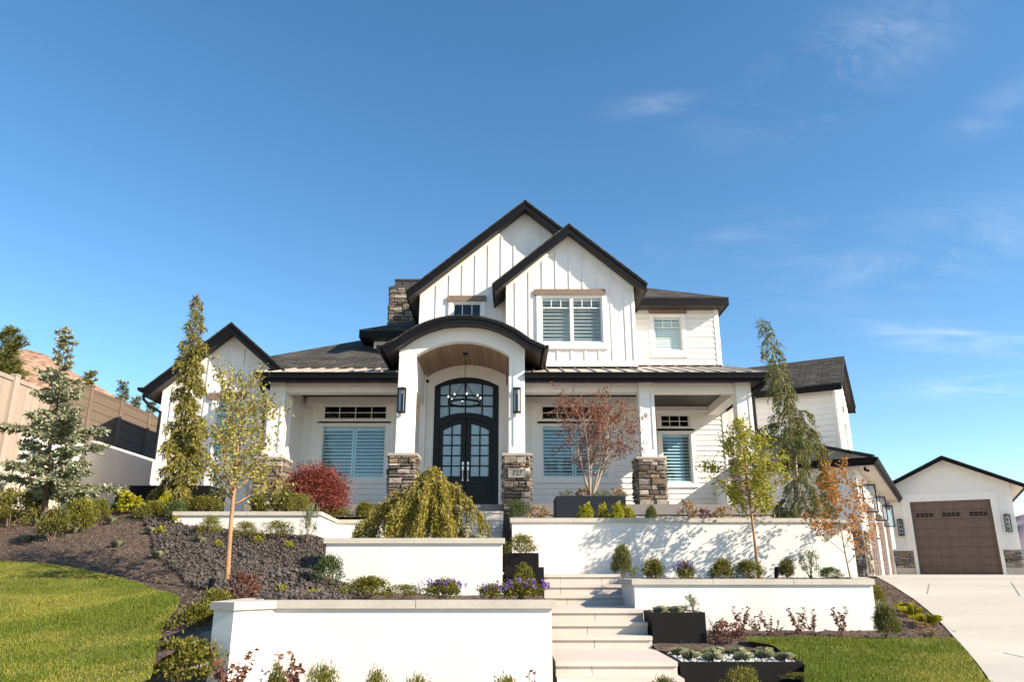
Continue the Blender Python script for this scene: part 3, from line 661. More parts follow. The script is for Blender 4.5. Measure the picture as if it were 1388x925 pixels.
def window(Fm, h, parent, cols=1, shutters=True, grid=None, trim=(0.11, 0.11, 0.11), top_grid=0, lintel=None, slat=0.10, sill=True, dark=False, mull=0.05, tilt=52, gl=None):
    """Fm wall frame, h hole (a0,a1,z0,z1). window = sash frame, children pane, shutter, lintel"""
    a0, a1, z0, z1 = h; b = MB(Fm); t = 0.045; ins = -0.05
    # casing on the wall face
    tl, tt, tb = trim
    if tl:
        b.box(a0-tl, a0, 0.002, 0.056, z0-tb, z1+tt); b.box(a1, a1+tl, 0.002, 0.056, z0-tb, z1+tt)
        b.box(a0-0.001, a1+0.001, 0.002, 0.054, z1, z1+tt); b.box(a0-0.001, a1+0.001, 0.002, 0.054, z0-tb, z0)
        if sill: b.box(a0-tl-0.02, a1+tl+0.02, 0.003, 0.072, z0-tb-0.025, z0-tb-0.001)
    # sash frame, mullions
    b.box(a0, a0+t, -0.075, 0.012, z0, z1); b.box(a1-t, a1, -0.075, 0.012, z0, z1)
    b.box(a0+t, a1-t, -0.075, 0.010, z1-t, z1); b.box(a0+t, a1-t, -0.075, 0.010, z0, z0+t)
    w = (a1-a0)/cols
    for k in range(1, cols): b.box(a0+w*k-mull, a0+w*k+mull, -0.075, 0.008, z0+t, z1-t)
    if grid:
        nx, nz = grid
        for k in range(1, nx): x = a0+(a1-a0)*k/nx; b.box(x-0.011, x+0.011, -0.052, -0.028, z0+t, z1-t)
        for k in range(1, nz): z = z0+(z1-z0)*k/nz; b.box(a0+t, a1-t, -0.050, -0.030, z-0.011, z+0.011)
    if top_grid:
        zt = z1-top_grid[1]
        for c in range(cols):
            c0 = a0+w*c+t*0.8; c1 = a0+w*(c+1)-t*0.8
            b.box(c0, c1, -0.050, -0.028, zt-0.013, zt+0.013)
            for k in range(1, top_grid[0]): x = c0+(c1-c0)*k/top_grid[0]; b.box(x-0.011, x+0.011, -0.048, -0.030, zt+0.013, z1-t)
    wobj = b.build('window', M_TRIM, parent)
    g = MB(Fm); g.quad((a0+t,-0.04,z0+t),(a1-t,-0.04,z0+t),(a1-t,-0.04,z1-t),(a0+t,-0.04,z1-t)); g.build('pane', gl or (M_GLASSD if dark else M_GLASS), wobj)
    if shutters:
        s = MB(Fm); n = cols if cols > 1 else shutters
        w = (a1-a0)/n; f = 0.055; d = -0.13
        for k in range(n):
            x0 = a0+w*k+0.008; x1 = a0+w*(k+1)-0.008
            s.box(x0, x0+f, d-0.015, d+0.015, z0, z1); s.box(x1-f, x1, d-0.015, d+0.015, z0, z1)
            s.box(x0+f, x1-f, d-0.014, d+0.014, z1-0.11, z1); s.box(x0+f, x1-f, d-0.014, d+0.014, z0, z0+0.11)
            z = z0+0.11+slat*0.5; ta = R(tilt); c, sn = math.cos(ta)*0.045, math.sin(ta)*0.045
            while z < z1-0.11:
                # blade: front edge low
                s.add([(x0+f,d+c,z-sn),(x1-f,d+c,z-sn),(x1-f,d+0.004,z+0.006),(x0+f,d+0.004,z+0.006),(x1-f,d-c,z+sn),(x0+f,d-c,z+sn),
                       (x0+f,d-0.006,z-0.006),(x1-f,d-0.006,z-0.006)], [(0,1,2,3),(3,2,4,5),(0,1,7,6),(6,7,4,5)])
                z += slat
        s.build('shutter', M_SHUT, wobj)
    if lintel:
        l = MB(Fm); l.box(lintel[0], lintel[1], 0.003, 0.085, lintel[2], lintel[3]); l.build('lintel', M_LINT, wobj)
    return wobj

# ---- ground floor front wall (two planes) ------------------------------------------------
FA = frame((0, W0Y, 0), (1,0,0)); FB = frame((0, 23.65, 0), (1,0,0))
wl_t = px_hole(438.2, 549.8, 525.2, 569.5, W0Y); wl_m = px_hole(435.4, 577.0, 523.3, 650, W0Y)
wl_m = (wl_t[0], wl_t[1], wl_m[2], wl_m[3])
wr_t = px_hole(733.5, 549.8, 820.5, 570, W0Y); wr_m = px_hole(734, 577, 820.5, 649, W0Y); wr_m = (wr_t[0], wr_t[1], wr_m[2], wr_m[3])
wf_t = px_hole(894.5, 562.3, 934.6, 580.2, 23.65); wf_m = px_hole(896.5, 586.5, 937.6, 655.5, 23.65); wf_m = (wf_t[0], wf_t[1], wf_m[2], wf_m[3])
XJ = 3.80; XE = 6.76
DXC = -1.365; DHW = 0.965; DTOP = P(630, 512, W0Y).z; DSPR = P(630, 524, W0Y).z
def arc(xc, hw, zs, zc, n=20):
    """circular arch points from left springing to right"""
    h = zc-zs; r = (hw*hw+h*h)/(2*h); a = math.asin(min(1, hw/r))
    return [(xc+r*math.sin(-a+2*a*i/n), zs+h-r+r*math.cos(-a+2*a*i/n)) for i in range(n+1)]
b = MB(FA); TOPW = 6.35
dooring = [(-6.25,0.2),(DXC-DHW,0.2)]+arc(DXC, DHW, DSPR, DTOP)+[(DXC+DHW,0.2),(XJ,0.2),(XJ,5.3),(.28,5.3),(.28,TOPW),(-3.0,TOPW),(-3.0,5.3),(-6.25,5.3)]
# smooth sheathing behind the boards (door opening is part of the outline)
b.face(dooring, [wl_t, wl_m, wr_t, wr_m])
for q, p in zip(arc(DXC, DHW, DSPR, DTOP), arc(DXC, DHW, DSPR, DTOP)[1:]): b.quad((q[0],0,q[1]),(p[0],0,p[1]),(p[0],-.2,p[1]),(q[0],-.2,q[1]))
b.build('sheathing', M_TRIM, house)
b = MB(FA)
for h0, a, c in ((wl_t, -6.25, -2.62), (wr_t, -0.1, XJ)):
    b = MB(FA); b.lap(a, c, 1.5, 5.05, [wl_t, wl_m] if h0 is wl_t else [wr_t, wr_m], ex=0.165); b.build('lap_siding', M_SID, house)
b = MB(FB); b.face([(XJ-.2,0.2),(XE,0.2),(XE,8.4),(XJ-.2,8.4)], [wf_t, wf_m, ])
rw_w = px_hole(886, 428.5, 924.5, 476.5, 23.65)
b = MB(FB); b.face([(XJ-.2,0.2),(XE,0.2),(XE,8.4),(XJ-.2,8.4)], [wf_t, wf_m, rw_w]); b.build('sheathing', M_TRIM, house)
b = MB(FB); b.lap(XJ, XE-.12, 1.5, 5.1, [wf_t, wf_m], ex=0.165); b.build('lap_siding', M_SID, house); b = MB(FB); b.lap(XJ, XE-.12, 6.45, 8.3, [rw_w], ex=0.185); b.build('lap_siding', M_SID, house)
# corner boards
b = MB(FB); b.box(XE-.12, XE, 0.002, 0.05, 1.5, 5.0); b.box(XE-.12, XE, 0.002, 0.05, 6.3, 8.3); b.box(XE, XE+.03, -.12, 0.05, 6.3, 8.3); b.box(XE, XE+.03, -.12, .05, 1.5, 5.0)
b.box(XJ, XE-.12, 0.004, 0.03, 6.33, 6.45)
b.build('corner_board', M_TRIM, house)
b = MB(); b.box(XJ-.02, XJ, W0Y+.002, 23.65, 0.2, 5.2); b.box(XJ-.11, XJ+.02, W0Y-.036, W0Y-.003, 1.6, 5.05); b.build('corner_board', M_TRIM, house)
window(FA, wl_m, house, shutters=2, tilt=50); window(FA, wl_t, house, shutters=0, grid=(4,2), dark=True, sill=False)
window(FA, wr_m, house, shutters=2, tilt=44); window(FA, wr_t, house, shutters=0, grid=(4,2), dark=True, sill=False)
window(FB, wf_m, house, shutters=1, tilt=36); window(FB, wf_t, house, shutters=0, grid=(3,2), dark=True, sill=False)
# flat panel around each window pair
for t_, m_ in ((wl_t, wl_m), (wr_t, wr_m)):
    b = MB(FA); b.box(t_[0]-.30, t_[0]-.111, 0.006, 0.044, m_[2]-.16, t_[3]+.25); b.box(t_[1]+.111, t_[1]+.2, 0.006, 0.044, m_[2]-.16, t_[3]+.25); b.box(t_[0]-.111, t_[1]+.111, 0.006, 0.044, t_[3]+.111, t_[3]+.25); b.box(t_[0]-.11, t_[1]+.11, 0.045, 0.049, m_[3]+.112, t_[2]-.112); b.build('window_panel', M_TRIM, house)
rw_l = px_hole(879, 419.5, 929.5, 426.5, 23.65)
window(FB, rw_w, house, shutters=1, top_grid=(3, 0.40), lintel=rw_l, trim=(0.13, 0.09, 0.18), tilt=74, slat=.088, gl=M_GLASSU)

# ---- second floor: front gable (board and batten) ----------------------------------------
def bnb(Fm, outer, holes, spacing, a_start, zt, zb, mats=None, clip=None, wide=0.06):
    """board-and-batten: flat panel plus battens; zt(a) roof underside height"""
    b = MB(Fm); b.face(outer, holes); b.build('board_panel', M_SID, house)
    b = MB(Fm); a = a_start; lo = min(p[0] for p in outer); hi = max(p[0] for p in outer)
    while a < hi-0.03:
        if a > lo+0.03:
            segs = [(zb, zt(a))]
            for h in holes:
                if h[0]-0.16 < a < h[1]+0.16:
                    segs = [(p, q) for s0, s1 in segs for p, q in ((s0, min(s1, h[2]-0.17)), (max(s0, h[3]+0.13), s1)) if q-p > 0.05]
            for p, q in segs: b.box(a-wide/2, a+wide/2, 0.0015, 0.024, p, q-0.02)
        a += spacing
    b.box(lo, lo+.085, 0.001, 0.028, zb, zt(lo+.085)-.01); b.box(hi-.085, hi, 0.001, 0.028, zb, zt(hi-.085)-.01)
    b.box(lo+.085, hi-.085, 0.001, 0.030, zb-0.16, zb)
    b.build('batten', M_SID, house)
def gable(name_face, xc, zp, s, hl, hr, y0, y1, th=0.30, ov=0.5, eave_h=0.26, soff=True, th_f=0.05, back_z=None):
    """gable roof with ridge along Y: peak (xc, zp) at the front edge y0; slope s; half widths hl, hr"""
    L = Vector((xc-hl, 0, zp-s*hl)); K = Vector((xc, 0, zp)); Rr = Vector((xc+hr, 0, zp-s*hr))
    b = MB()
    for e_, w in ((L, -1), (Rr, 1)):
        ex = e_+Vector((w*0.03, 0, -s*0.03))
        b.prism([(K.x,y0-.03,K.z+.02),(ex.x,y0-.03,ex.z+.02),(ex.x,y1,ex.z+.02),(K.x,y1,K.z+.02)], (0,0,-.04))
    build_each(b, 'roof', M_SHIN, house)
    f = MB()
    f.strip([(L.x,y0,L.z-.021),(K.x,y0,K.z-.021),(Rr.x,y0,Rr.z-.021)], [(L.x,y0,L.z-th),(K.x,y0,K.z-th*1.04),(Rr.x,y0,Rr.z-th)], (0,th_f,0))
    f.strip([(L.x-.012,y0-.022,L.z-.022),(K.x,y0-.022,K.z-.022),(Rr.x+.012,y0-.022,Rr.z-.022)], [(L.x-.012,y0-.022,L.z-.11),(K.x,y0-.022,K.z-.11),(Rr.x+.012,y0-.022,Rr.z-.11)], (0,.0215,0))
    for e_, w in ((L,-1),(Rr,1)):
        f.box(min(e_.x,e_.x-w*.05), max(e_.x,e_.x-w*.05), y0+th_f+.001, y1, e_.z-eave_h, e_.z-.022)
    f.build('fascia', M_BLACK, house)
    if soff:
        g = MB(); d = th-.06
        g.quad((L.x+.05,y0+th_f,L.z-d),(K.x,y0+th_f,K.z-d),(K.x,y1,K.z-d),(L.x+.05,y1,L.z-d))
        g.quad((K.x,y0+th_f,K.z-d),(Rr.x-.05,y0+th_f,Rr.z-d),(Rr.x-.05,y1,Rr.z-d),(K.x,y1,K.z-d)); g.build('soffit', M_SOF, house)
G2Y = 22.0; G2O = 21.6
FG2 = frame((0, G2Y, 0), (1,0,0))
g2p = P(771, 303.5, G2O); SL = 0.85
gable('g', g2p.x, g2p.z, SL, 2.36, 2.33, G2O, 30)
x0, x1 = -0.18, 3.76; zt2 = lambda a: g2p.z-0.24-SL*abs(a-g2p.x)
g2w = px_hole(733.2, 402.5, 817, 465.5, G2Y)
g2l = px_hole(724, 393.2, 820, 401, G2Y)
bnb(FG2, [(x0,5.7),(x1,5.7),(x1,zt2(x1)+.05),(g2p.x,zt2(g2p.x)+.05),(x0,zt2(x0)+.05)], [g2w], 0.42, x0+0.30, zt2, 6.08)
window(FG2, g2w, house, cols=2, top_grid=(3, 0.36), lintel=g2l, trim=(0.13, 0.06, 0.17), tilt=26, slat=0.115, gl=M_GLASSU)
# frieze boards under the rakes
b = MB(FG2); b.strip([(x0,.03,zt2(x0)),(g2p.x,.03,zt2(g2p.x)),(x1,.03,zt2(x1))], [(x0,.03,zt2(x0)-.13),(g2p.x,.03,zt2(g2p.x)-.14),(x1,.03,zt2(x1)-.13)], (0,-.028,0)); b.build('frieze_board', M_SID, house)
# ---- main gable behind -------------------------------------------------------------------
MGY = 23.1; MGO = 22.6; FMG = frame((0, MGY, 0), (1,0,0)); mgp = P(712, 271.5, MGO)
gable('g', mgp.x, mgp.z, 0.84, 3.80, 3.5, MGO, 32)
x0, x1 = -2.98, 3.5; ztm = lambda a: mgp.z-0.24-0.84*abs(a-mgp.x)
mgw = px_hole(613.5, 411.5, 652.5, 440, MGY); mgl = px_hole(607.5, 402, 659, 409.8, MGY)
bnb(FMG, [(x0,5.4),(x1,5.4),(x1,ztm(x1)+.05),(mgp.x,ztm(mgp.x)+.05),(x0,ztm(x0)+.05)], [mgw], 0.42, x0+0.12, ztm, 6.0)
window(FMG, mgw, house, shutters=0, grid=(3,1), lintel=mgl, trim=(0.13, 0.06, 0.1), dark=True)
b = MB(FMG); b.strip([(x0,.03,ztm(x0)),(mgp.x,.03,ztm(mgp.x)),(x1,.03,ztm(x1))], [(x0,.03,ztm(x0)-.13),(mgp.x,.03,ztm(mgp.x)-.14),(x1,.03,ztm(x1)-.13)], (0,-.028,0)); b.build('frieze_board', M_SID, house)
# plain outer walls closing the house body
b = MB(); b.box(-3.0, -2.98, MGY+.01, 31, 5.2, 8.6); b.box(XE-.02, XE-.001, 23.66, 31, 0.2, 8.3); b.box(-6.3, XE-.03, 31, 31.15, 0.2, 8.4); b.box(-.2, -.18, G2Y+.01, MGY, 5.4, 8.4); b.box(3.76, 3.78, G2Y+.01, 23.65, 5.2, 8.3)
b.box(-6.27, -6.25, 22.31, 31, 0.2, 6.0)
build_each(b, 'outer_wall', M_SID, house)
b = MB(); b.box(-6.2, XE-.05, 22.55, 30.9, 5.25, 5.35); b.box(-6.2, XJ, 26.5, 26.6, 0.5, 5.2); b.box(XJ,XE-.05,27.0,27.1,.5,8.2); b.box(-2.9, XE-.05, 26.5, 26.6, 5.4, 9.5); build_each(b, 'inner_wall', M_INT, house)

# ---- right wing hip roof -----------------------------------------------------------------
ec = P(987.5, 403, 23.05); hs = 0.53; k = 3.2
b = MB(); e0 = ec.z
b.prism([(3.2,23.05,e0),(ec.x,23.05,e0),(ec.x-k,23.05+k,e0+hs*k),(3.2,23.05+k,e0+hs*k)], (0,0,-.04))
b.prism([(ec.x,23.05,e0),(ec.x,32,e0),(ec.x-k,32,e0+hs*k),(ec.x-k,23.05+k,e0+hs*k)], (0,0,-.04)); build_each(b, 'roof', M_SHIN, house)
b = MB(); b.box(3.95, ec.x, 23.06, 23.11, e0-.26, e0-.042); b.box(ec.x-.05, ec.x, 23.111, 32, e0-.26, e0-.042); b.build('fascia', M_BLACK, house)
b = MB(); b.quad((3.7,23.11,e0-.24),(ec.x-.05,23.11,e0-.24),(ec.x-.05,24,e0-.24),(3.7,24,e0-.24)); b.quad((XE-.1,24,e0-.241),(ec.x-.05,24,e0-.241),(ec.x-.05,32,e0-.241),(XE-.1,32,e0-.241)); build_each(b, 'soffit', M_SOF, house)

# ---- left lower hip roof, small upper eave and chimney -----------------------------------
b = MB(); z0 = 5.90
b.prism([(-9.2,22,z0),(-2.9,22,z0),(-2.9,26.5,z0+.53*4.5),(-4.7,26.5,z0+.53*4.5)], (0,0,-.04))
b.prism([(-9.2,22,z0),(-4.7,26.5,z0+.53*4.5),(-4.7,31,z0+.53*4.5),(-9.2,31,z0)], (0,0,-.04)); build_each(b, 'roof', M_SHIN, house)
se = P(487, 447, 24.0); z0 = se.z
b = MB(); b.prism([(se.x,24,z0),(-2.9,24,z0),(-2.9,26.1,z0+.53*2.1),(se.x+2.1,26.1,z0+.53*2.1)], (0,0,-.04)); b.prism([(se.x,24,z0),(se.x+2.1,26.1,z0+.53*2.1),(se.x+2.1,29,z0+.53*2.1),(se.x,29,z0)], (0,0,-.04)); build_each(b, 'roof', M_SHIN, house)
b = MB(); b.box(se.x,-2.95,24.01,24.06,z0-.27,z0-.042); b.box(se.x,se.x+.05,24.061,29,z0-.27,z0-.042); b.build('fascia', M_BLACK, house)
b = MB(); b.quad((se.x+.05,24.06,z0-.25),(-2.95,24.06,z0-.25),(-2.95,28,z0-.25),(se.x+.05,28,z0-.25)); build_each(b, 'soffit', M_SOF, house)
b = MB(); b.box(se.x+.42,-2.95,24.5,28,6.5,z0-.255); build_each(b, 'outer_wall', M_SID, house)

def stone_wall(b, Fm, a0, a1, z0, z1, d=0.075, hmin=0.06, hmax=0.17, wmin=0.12, wmax=0.36, ends=True):
    """dry-stacked ledge stones in courses, each a rough block of its own"""
    bb = MB(Fm); z = z0
    while z < z1-0.02:
        h = min(random.uniform(hmin, hmax), z1-z)
        if z1-(z+h) < hmin*0.7: h = z1-z
        a = a0; 
        while a < a1-0.01:
            w = min(random.uniform(wmin, wmax)*(0.7+h*4), a1-a)
            if a1-(a+w) < wmin*0.6: w = a1-a
            parts = [(z, z+h)] if (h < 0.09 or random.random() < 0.65) else [(z, z+h*0.5), (z+h*0.5, z+h)]
            for p, q in parts:
                dd = d*random.uniform(0.35, 1.0); g = 0.004; c = min(0.012, h*0.15)
                j = lambda s_: random.uniform(-s_, s_)
                x0, x1, y0, y1 = a+g, a+w-g, p+g*.6, q-g*.6
                vs = [(x0,-.01,y0),(x1,-.01,y0),(x1,-.01,y1),(x0,-.01,y1)]
                vs += [(x0+c+j(.004),dd+j(.012),y0+c+j(.004)),(x1-c+j(.006),dd+j(.012),y0+c+j(.004)),(x1-c+j(.006),dd+j(.012),y1-c+j(.004)),(x0+c+j(.004),dd+j(.012),y1-c+j(.004))]
                vs += [((x0+x1)/2+j(w*.15),dd+random.uniform(0,.014),(y0+y1)/2+j(h*.1))]
                bb.add(vs, [(0,1,5,4),(1,2,6,5),(2,3,7,6),(3,0,4,7),(4,5,8),(5,6,8),(6,7,8),(7,4,8)])
            a += w
        z += h
    b.v_off = len(b.v); n = len(b.v); b.v += bb.v; b.f += [tuple(i+n for i in f) for f in bb.f]
def stone_block(name, x0, x1, y0, y1, z0, z1, parent, core=M_CAPST, **k):
    b = MB()
    stone_wall(b, frame((0,y0,0),(1,0,0)), x0, x1, z0, z1, **k)
    stone_wall(b, frame((x1,0,0),(0,1,0)), y0, y1, z0, z1, **k)
    stone_wall(b, frame((x0,0,0),(0,-1,0)), -y1, -y0, z0, z1, **k)
    b.box(x0+.004, x1-.004, y0+.004, y1, z0, z1-.002)
    return b.build(name, M_STONE, parent, uv=False)
cl_ = P(528, 410, 26); cr_ = P(566, 410, 26)
zt_ = P(545, 391, 26).z
ch = stone_block('chimney', cl_.x, cl_.x+1.22, 26, 27.1, 7.6, zt_, house)
b = MB(); zt2c = P(548, 376.5, 26).z; xm0, xm1 = cl_.x, cl_.x+1.22
pr = [(0.0, 0), (0.045, .12), (.10, .28), (.14, .5), (.155, 1)]
for (i0, h0), (i1, h1) in zip(pr, pr[1:]):
    za, zb = zt_+.06+(zt2c-zt_-.12)*h0, zt_+.06+(zt2c-zt_-.12)*h1
    A = [(xm0+i0,26+i0,za),(xm1-i0,26+i0,za),(xm1-i0,27.1-i0,za),(xm0+i0,27.1-i0,za)]; B_ = [(xm0+i1,26+i1,zb),(xm1-i1,26+i1,zb),(xm1-i1,27.1-i1,zb),(xm0+i1,27.1-i1,zb)]
    b.add(A+B_, [(0,1,5,4),(1,2,6,5),(2,3,7,6),(3,0,4,7)])
b.box(xm0-.05, xm1+.05, 25.95, 27.15, zt_-.04, zt_+.06); b.box(xm0+.12, xm1-.12, 26.12, 26.98, zt2c-.06, zt2c)
for q in (0.33, 0.66): xq = xm0+.16+(xm1-xm0-.32)*q; b.box(xq-.012, xq+.012, 26.12, 26.16, zt_+.2, zt2c-.061)
b.build('chimney_cap', surf('bronze_metal', (0.10, 0.085, 0.075), 0.4, 0.1, 2, metal=0.4), ch)

# ---- left wing gable ---------------------------------------------------------------------
LGO = 20.6; LGY = 21.05; FLG = frame((0, LGY, 0), (1,0,0)); lgp = P(314, 437.5, LGO); sl_ = 0.86
gable('g', lgp.x, lgp.z, sl_, 2.22, 1.62, LGO, 30)
b = MB(); b.prism([(lgp.x+1.6,22.6,lgp.z-sl_*1.6),(lgp.x+1.6,30,lgp.z-sl_*1.6),(-5.9,30,5.3),(-5.9,22.6,5.3)], (0,0,-.04)); build_each(b, 'roof', M_SHIN, house)
x0, x1 = -9.93, -6.22; ztl = lambda a: lgp.z-0.24-sl_*abs(a-lgp.x)
lw = px_hole(290, 543.5, 330, 622, LGY); ll = px_hole(284, 533.5, 333.5, 542.5, LGY)
bnb(FLG, [(x0,0.6),(x1,0.6),(x1,ztl(x1)+.05),(lgp.x,ztl(lgp.x)+.05),(x0,ztl(x0)+.05)], [lw], 0.47, x0+0.30, ztl, 1.9)
window(FLG, lw, house, shutters=1, lintel=ll, trim=(0.12,0.05,0.12), top_grid=(3,0.35), tilt=50)
b = MB(FLG); b.strip([(x0,.03,ztl(x0)),(lgp.x,.03,ztl(lgp.x)),(x1,.03,ztl(x1))], [(x0,.03,ztl(x0)-.13),(lgp.x,.03,ztl(lgp.x)-.14),(x1,.03,ztl(x1)-.13)], (0,-.028,0)); b.build('frieze_board', M_SID, house)
b = MB(); b.box(x0, x0+.02, LGY+.01, 30, 0.6, ztl(x0)); b.box(-6.245, -6.225, LGY+.01, 22.29, 0.6, 5.2); b.box(x0, x1, 30, 30.1, .6, 5); build_each(b, 'outer_wall', M_SID, house)
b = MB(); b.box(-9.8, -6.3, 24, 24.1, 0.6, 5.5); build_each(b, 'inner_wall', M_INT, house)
# eave gutter end and bent downspout at the far left corner
M_GUT = surf('black_gutter', (0.0050, 0.0056, 0.0074), 0.45, 0.1, 3, spec=0.2)
gl = lgp.x-2.22-.02; gz = lgp.z-sl_*2.22
b = MB(); b.prism([(gl,20.5,gz-.02),(gl-.14,20.5,gz-.02),(gl-.12,20.5,gz-.11),(gl-.03,20.5,gz-.16),(gl,20.5,gz-.16)], (0,9,0)); b.build('gutter', M_GUT, house)
b = MB(); b.tube([(gl-.06,20.75,gz-.15),(gl-.05,20.78,gz-.3),(gl+.10,20.9,gz-.48),(-9.90,20.99,gz-.62),(-9.90,20.99,gz-.9),(-9.90,20.99,1.4)], .042, 8); build_each(b, 'downspout', M_GUT, house)

# ---- porch: slab, beams, columns, roof ---------------------------------------------------
porch_b = MB(); porch_b.box(-6.9, -2.36, 19.92, 22.29, 1.42, FLOOR); porch_b.box(-2.358, -.2, 19.92, 22.29, 1.42, FLOOR-.002); porch_b.box(-.198, 6.85, 19.92, 23.64, 1.42, FLOOR)
porch_b.box(-6.8, 6.75, 20.0, 22.2, 0.0, 1.418); porch_b.build('porch_slab', M_SLAB, house)
zbt, zbb = 5.005, 4.746
PIL0, PIL1, PIR0, PIR1 = -3.05, -2.61, -0.08, 0.34
b = MB(); b.box(-6.60, PIL0-.002, 20.35, 20.68, zbb, zbt); b.box(PIR1+.002, 6.15, 20.35, 20.68, zbb, zbt)
b.box(6.17, 6.50, 20.60, 23.64, zbb, zbt+.02); b.box(6.16, 6.51, 20.34, 20.599, zbb+.001, zbt)
b.box(-6.61, -6.25, 20.69, 21.04, zbb, zbt)
b.box(PIL0, PIL1, 20.25, 22.28, zbb, 5.75); b.box(PIR0, PIR1, 20.25, 22.28, zbb, 5.75)
build_each(b, 'porch_beam', M_TRIM, house)
GX0, GX1, GYF, GZT = X(346, 505, 19.75), X(1043, 505.5, 19.75), 19.75, Z(505, 19.75)
RS = 0.31
def rz(y): return GZT+RS*(y-GYF)
# standing seam metal: left and right runs, seams as raised ribs
def metal_run(xa, xb, ytop_a, ytop_b, xta, xtb):
    """front eave from xa..xb at GYF, top edge from (xta,ytop_a) to (xtb,ytop_b)"""
    b = MB(); A = [(xa,GYF,rz(GYF)),(xb,GYF,rz(GYF)),(xtb,ytop_b,rz(ytop_b)),(xta,ytop_a,rz(ytop_a))]
    b.prism(A, (0,0,-.02)); 
    return b, A
b, _ = metal_run(GX0, PIL0-.002, 22.02, 22.02, GX0, PIL0-.002); build_each(b, 'metal_roof', M_METAL, house)
s = MB(); x = GX0+.02
def rib(s, xa, ya, xb, yb):
    za, zb = rz(ya), rz(yb); s.add([(xa-.012,ya,za),(xa+.012,ya,za),(xa+.012,ya,za+.038),(xa-.012,ya,za+.038),(xb-.012,yb,zb),(xb+.012,yb,zb),(xb+.012,yb,zb+.038),(xb-.012,yb,zb+.038)], [(0,1,2,3),(7,6,5,4),(0,3,7,4),(1,5,6,2),(3,2,6,7)])
while x < PIL0-.05: rib(s, x, GYF+.01, x, 22.0); x += 0.42
s.build('roof_seam', surf('seam_metal', (0.36, 0.31, 0.27), 0.5, 0.05, 2), house)
b = MB(); A = [(PIR1+.002,GYF,rz(GYF)),(GX1,GYF,rz(GYF)),(6.80,23.66,rz(23.66)-.12),(3.78,23.66,rz(23.66)-.12),(3.78,22.02,rz(22.02)),(PIR1+.002,22.02,rz(22.02))]
b.prism(A[:2]+[(6.86,22.02,rz(22.02)),(PIR1+.002,22.02,rz(22.02))], (0,0,-.02)); b.prism([(3.785,22.021,rz(22.02)),(6.86,22.021,rz(22.02)),(6.80,23.66,rz(23.66)),(3.785,23.66,rz(23.66))], (0,0,-.02)); build_each(b, 'metal_roof', M_METAL, house)
s = MB(); x = PIR1+.25
while x < GX1: rib(s, x, GYF+.01, min(x, 6.84), 22.0 if x < 3.8 else 23.6); x += 0.42
s.build('roof_seam', MATS['seam_metal'], house)
b = MB(); b.box(PIR1+.01, 3.77, 21.93, 21.975, rz(21.95)+.0, rz(21.95)+.06); b.box(3.79, XE, 23.55, 23.6, rz(23.58), rz(23.58)+.05); build_each(b, 'flashing', M_BLACK, house)
# gutter with fascia below, brown soffit and porch ceiling
def gutter(xa, xb):
    b = MB(); pf = [(0,0),(-.09,0),(-.105,-.03),(-.075,-.09),(-.06,-.155),(0,-.155)]
    b.prism([(xa,GYF+.03+p[0],GZT+p[1]-.005) for p in pf], (xb-xa,0,0)); return b.build('gutter', M_GUT, house)
gutter(GX0, PIL0-.003); gutter(PIR1+.003, GX1)
b = MB(); b.box(GX0+.06, PIL0-.004, GYF+.032, GYF+.07, GZT-.24, GZT-.022); b.box(PIR1+.004, GX1-.05, GYF+.032, GYF+.07, GZT-.24, GZT-.022)
b.box(GX1-.09, GX1-.05, GYF+.071, 24.0, GZT-.24, GZT+.0); b.box(GX0+.06, GX0+.10, GYF+.071, 21.0, GZT-.24, GZT-.022); b.build('fascia', M_BLACK, house)
zs = zbt+.004
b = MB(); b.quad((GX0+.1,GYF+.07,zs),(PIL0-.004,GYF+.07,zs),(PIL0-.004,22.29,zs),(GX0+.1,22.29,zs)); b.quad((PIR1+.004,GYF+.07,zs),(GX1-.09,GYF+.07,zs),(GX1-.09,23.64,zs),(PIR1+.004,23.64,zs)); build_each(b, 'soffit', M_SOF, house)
b = MB(); b.box(-6.1, -2.7, 22.05, 22.26, 4.80, 5.0); b.box(0.36, 3.7, 22.05, 22.26, 4.80, 5.0); b.box(XJ+.02, 6.16, 23.42, 23.62, 4.86, 5.0); build_each(b, 'porch_beam', M_TRIM, house)

def column(xc, w, y0, stone=True, sw=0.72, ztop=zbt-.001, zst=2.93, panel=True, name='column', d=None):
    d = d or w
    b = MB(); x0, x1 = xc-w/2, xc+w/2
    b.box(x0, x1, y0, y0+d, zst+.005, ztop)
    # raised stiles/rails leave a shallow panel on three faces
    t = 0.022; s_ = 0.085
    for za, zb in ((ztop-.30, ztop-.002), (zst+.006, zst+.22)):
        b.box(x0-.002, x1+.002, y0-t, y0-.001, za, zb); b.box(x1+.001, x1+t, y0-t, y0+d, za, zb); b.box(x0-t, x0-.001, y0-t, y0+d, za, zb)
    for a in ((x0-t, x0-t+s_), (x1+t-s_, x1+t)): b.box(a[0], a[1], y0-t-.001, y0-.002, zst+.22, ztop-.30)
    for xx in ((x1+.001, x1+t-.001), (x0-t+.001, x0-.001)):
        b.box(xx[0], xx[1], y0-t+.001, y0-t+s_, zst+.221, ztop-.301); b.box(xx[0], xx[1], y0+d-s_, y0+d-.001, zst+.221, ztop-.301)
    c = b.build(name, M_TRIM, house)
    if stone:
        q = (sw-w)/2
        st = stone_block('stone_base', x0-q, x1+q, y0-q, y0+d+q, FLOOR-.02, zst-.06, c)
        k = MB(); k.bbox(x0-q-.05, x1+q+.05, y0-q-.05, y0+d+q+.05, zst-.06, zst+.004, .012); k.build('stone_cap', M_CAPST, c)
    return c
column(-6.42, 0.38, 20.28); column(3.68, 0.37, 20.28); column(6.34, 0.37, 20.28)
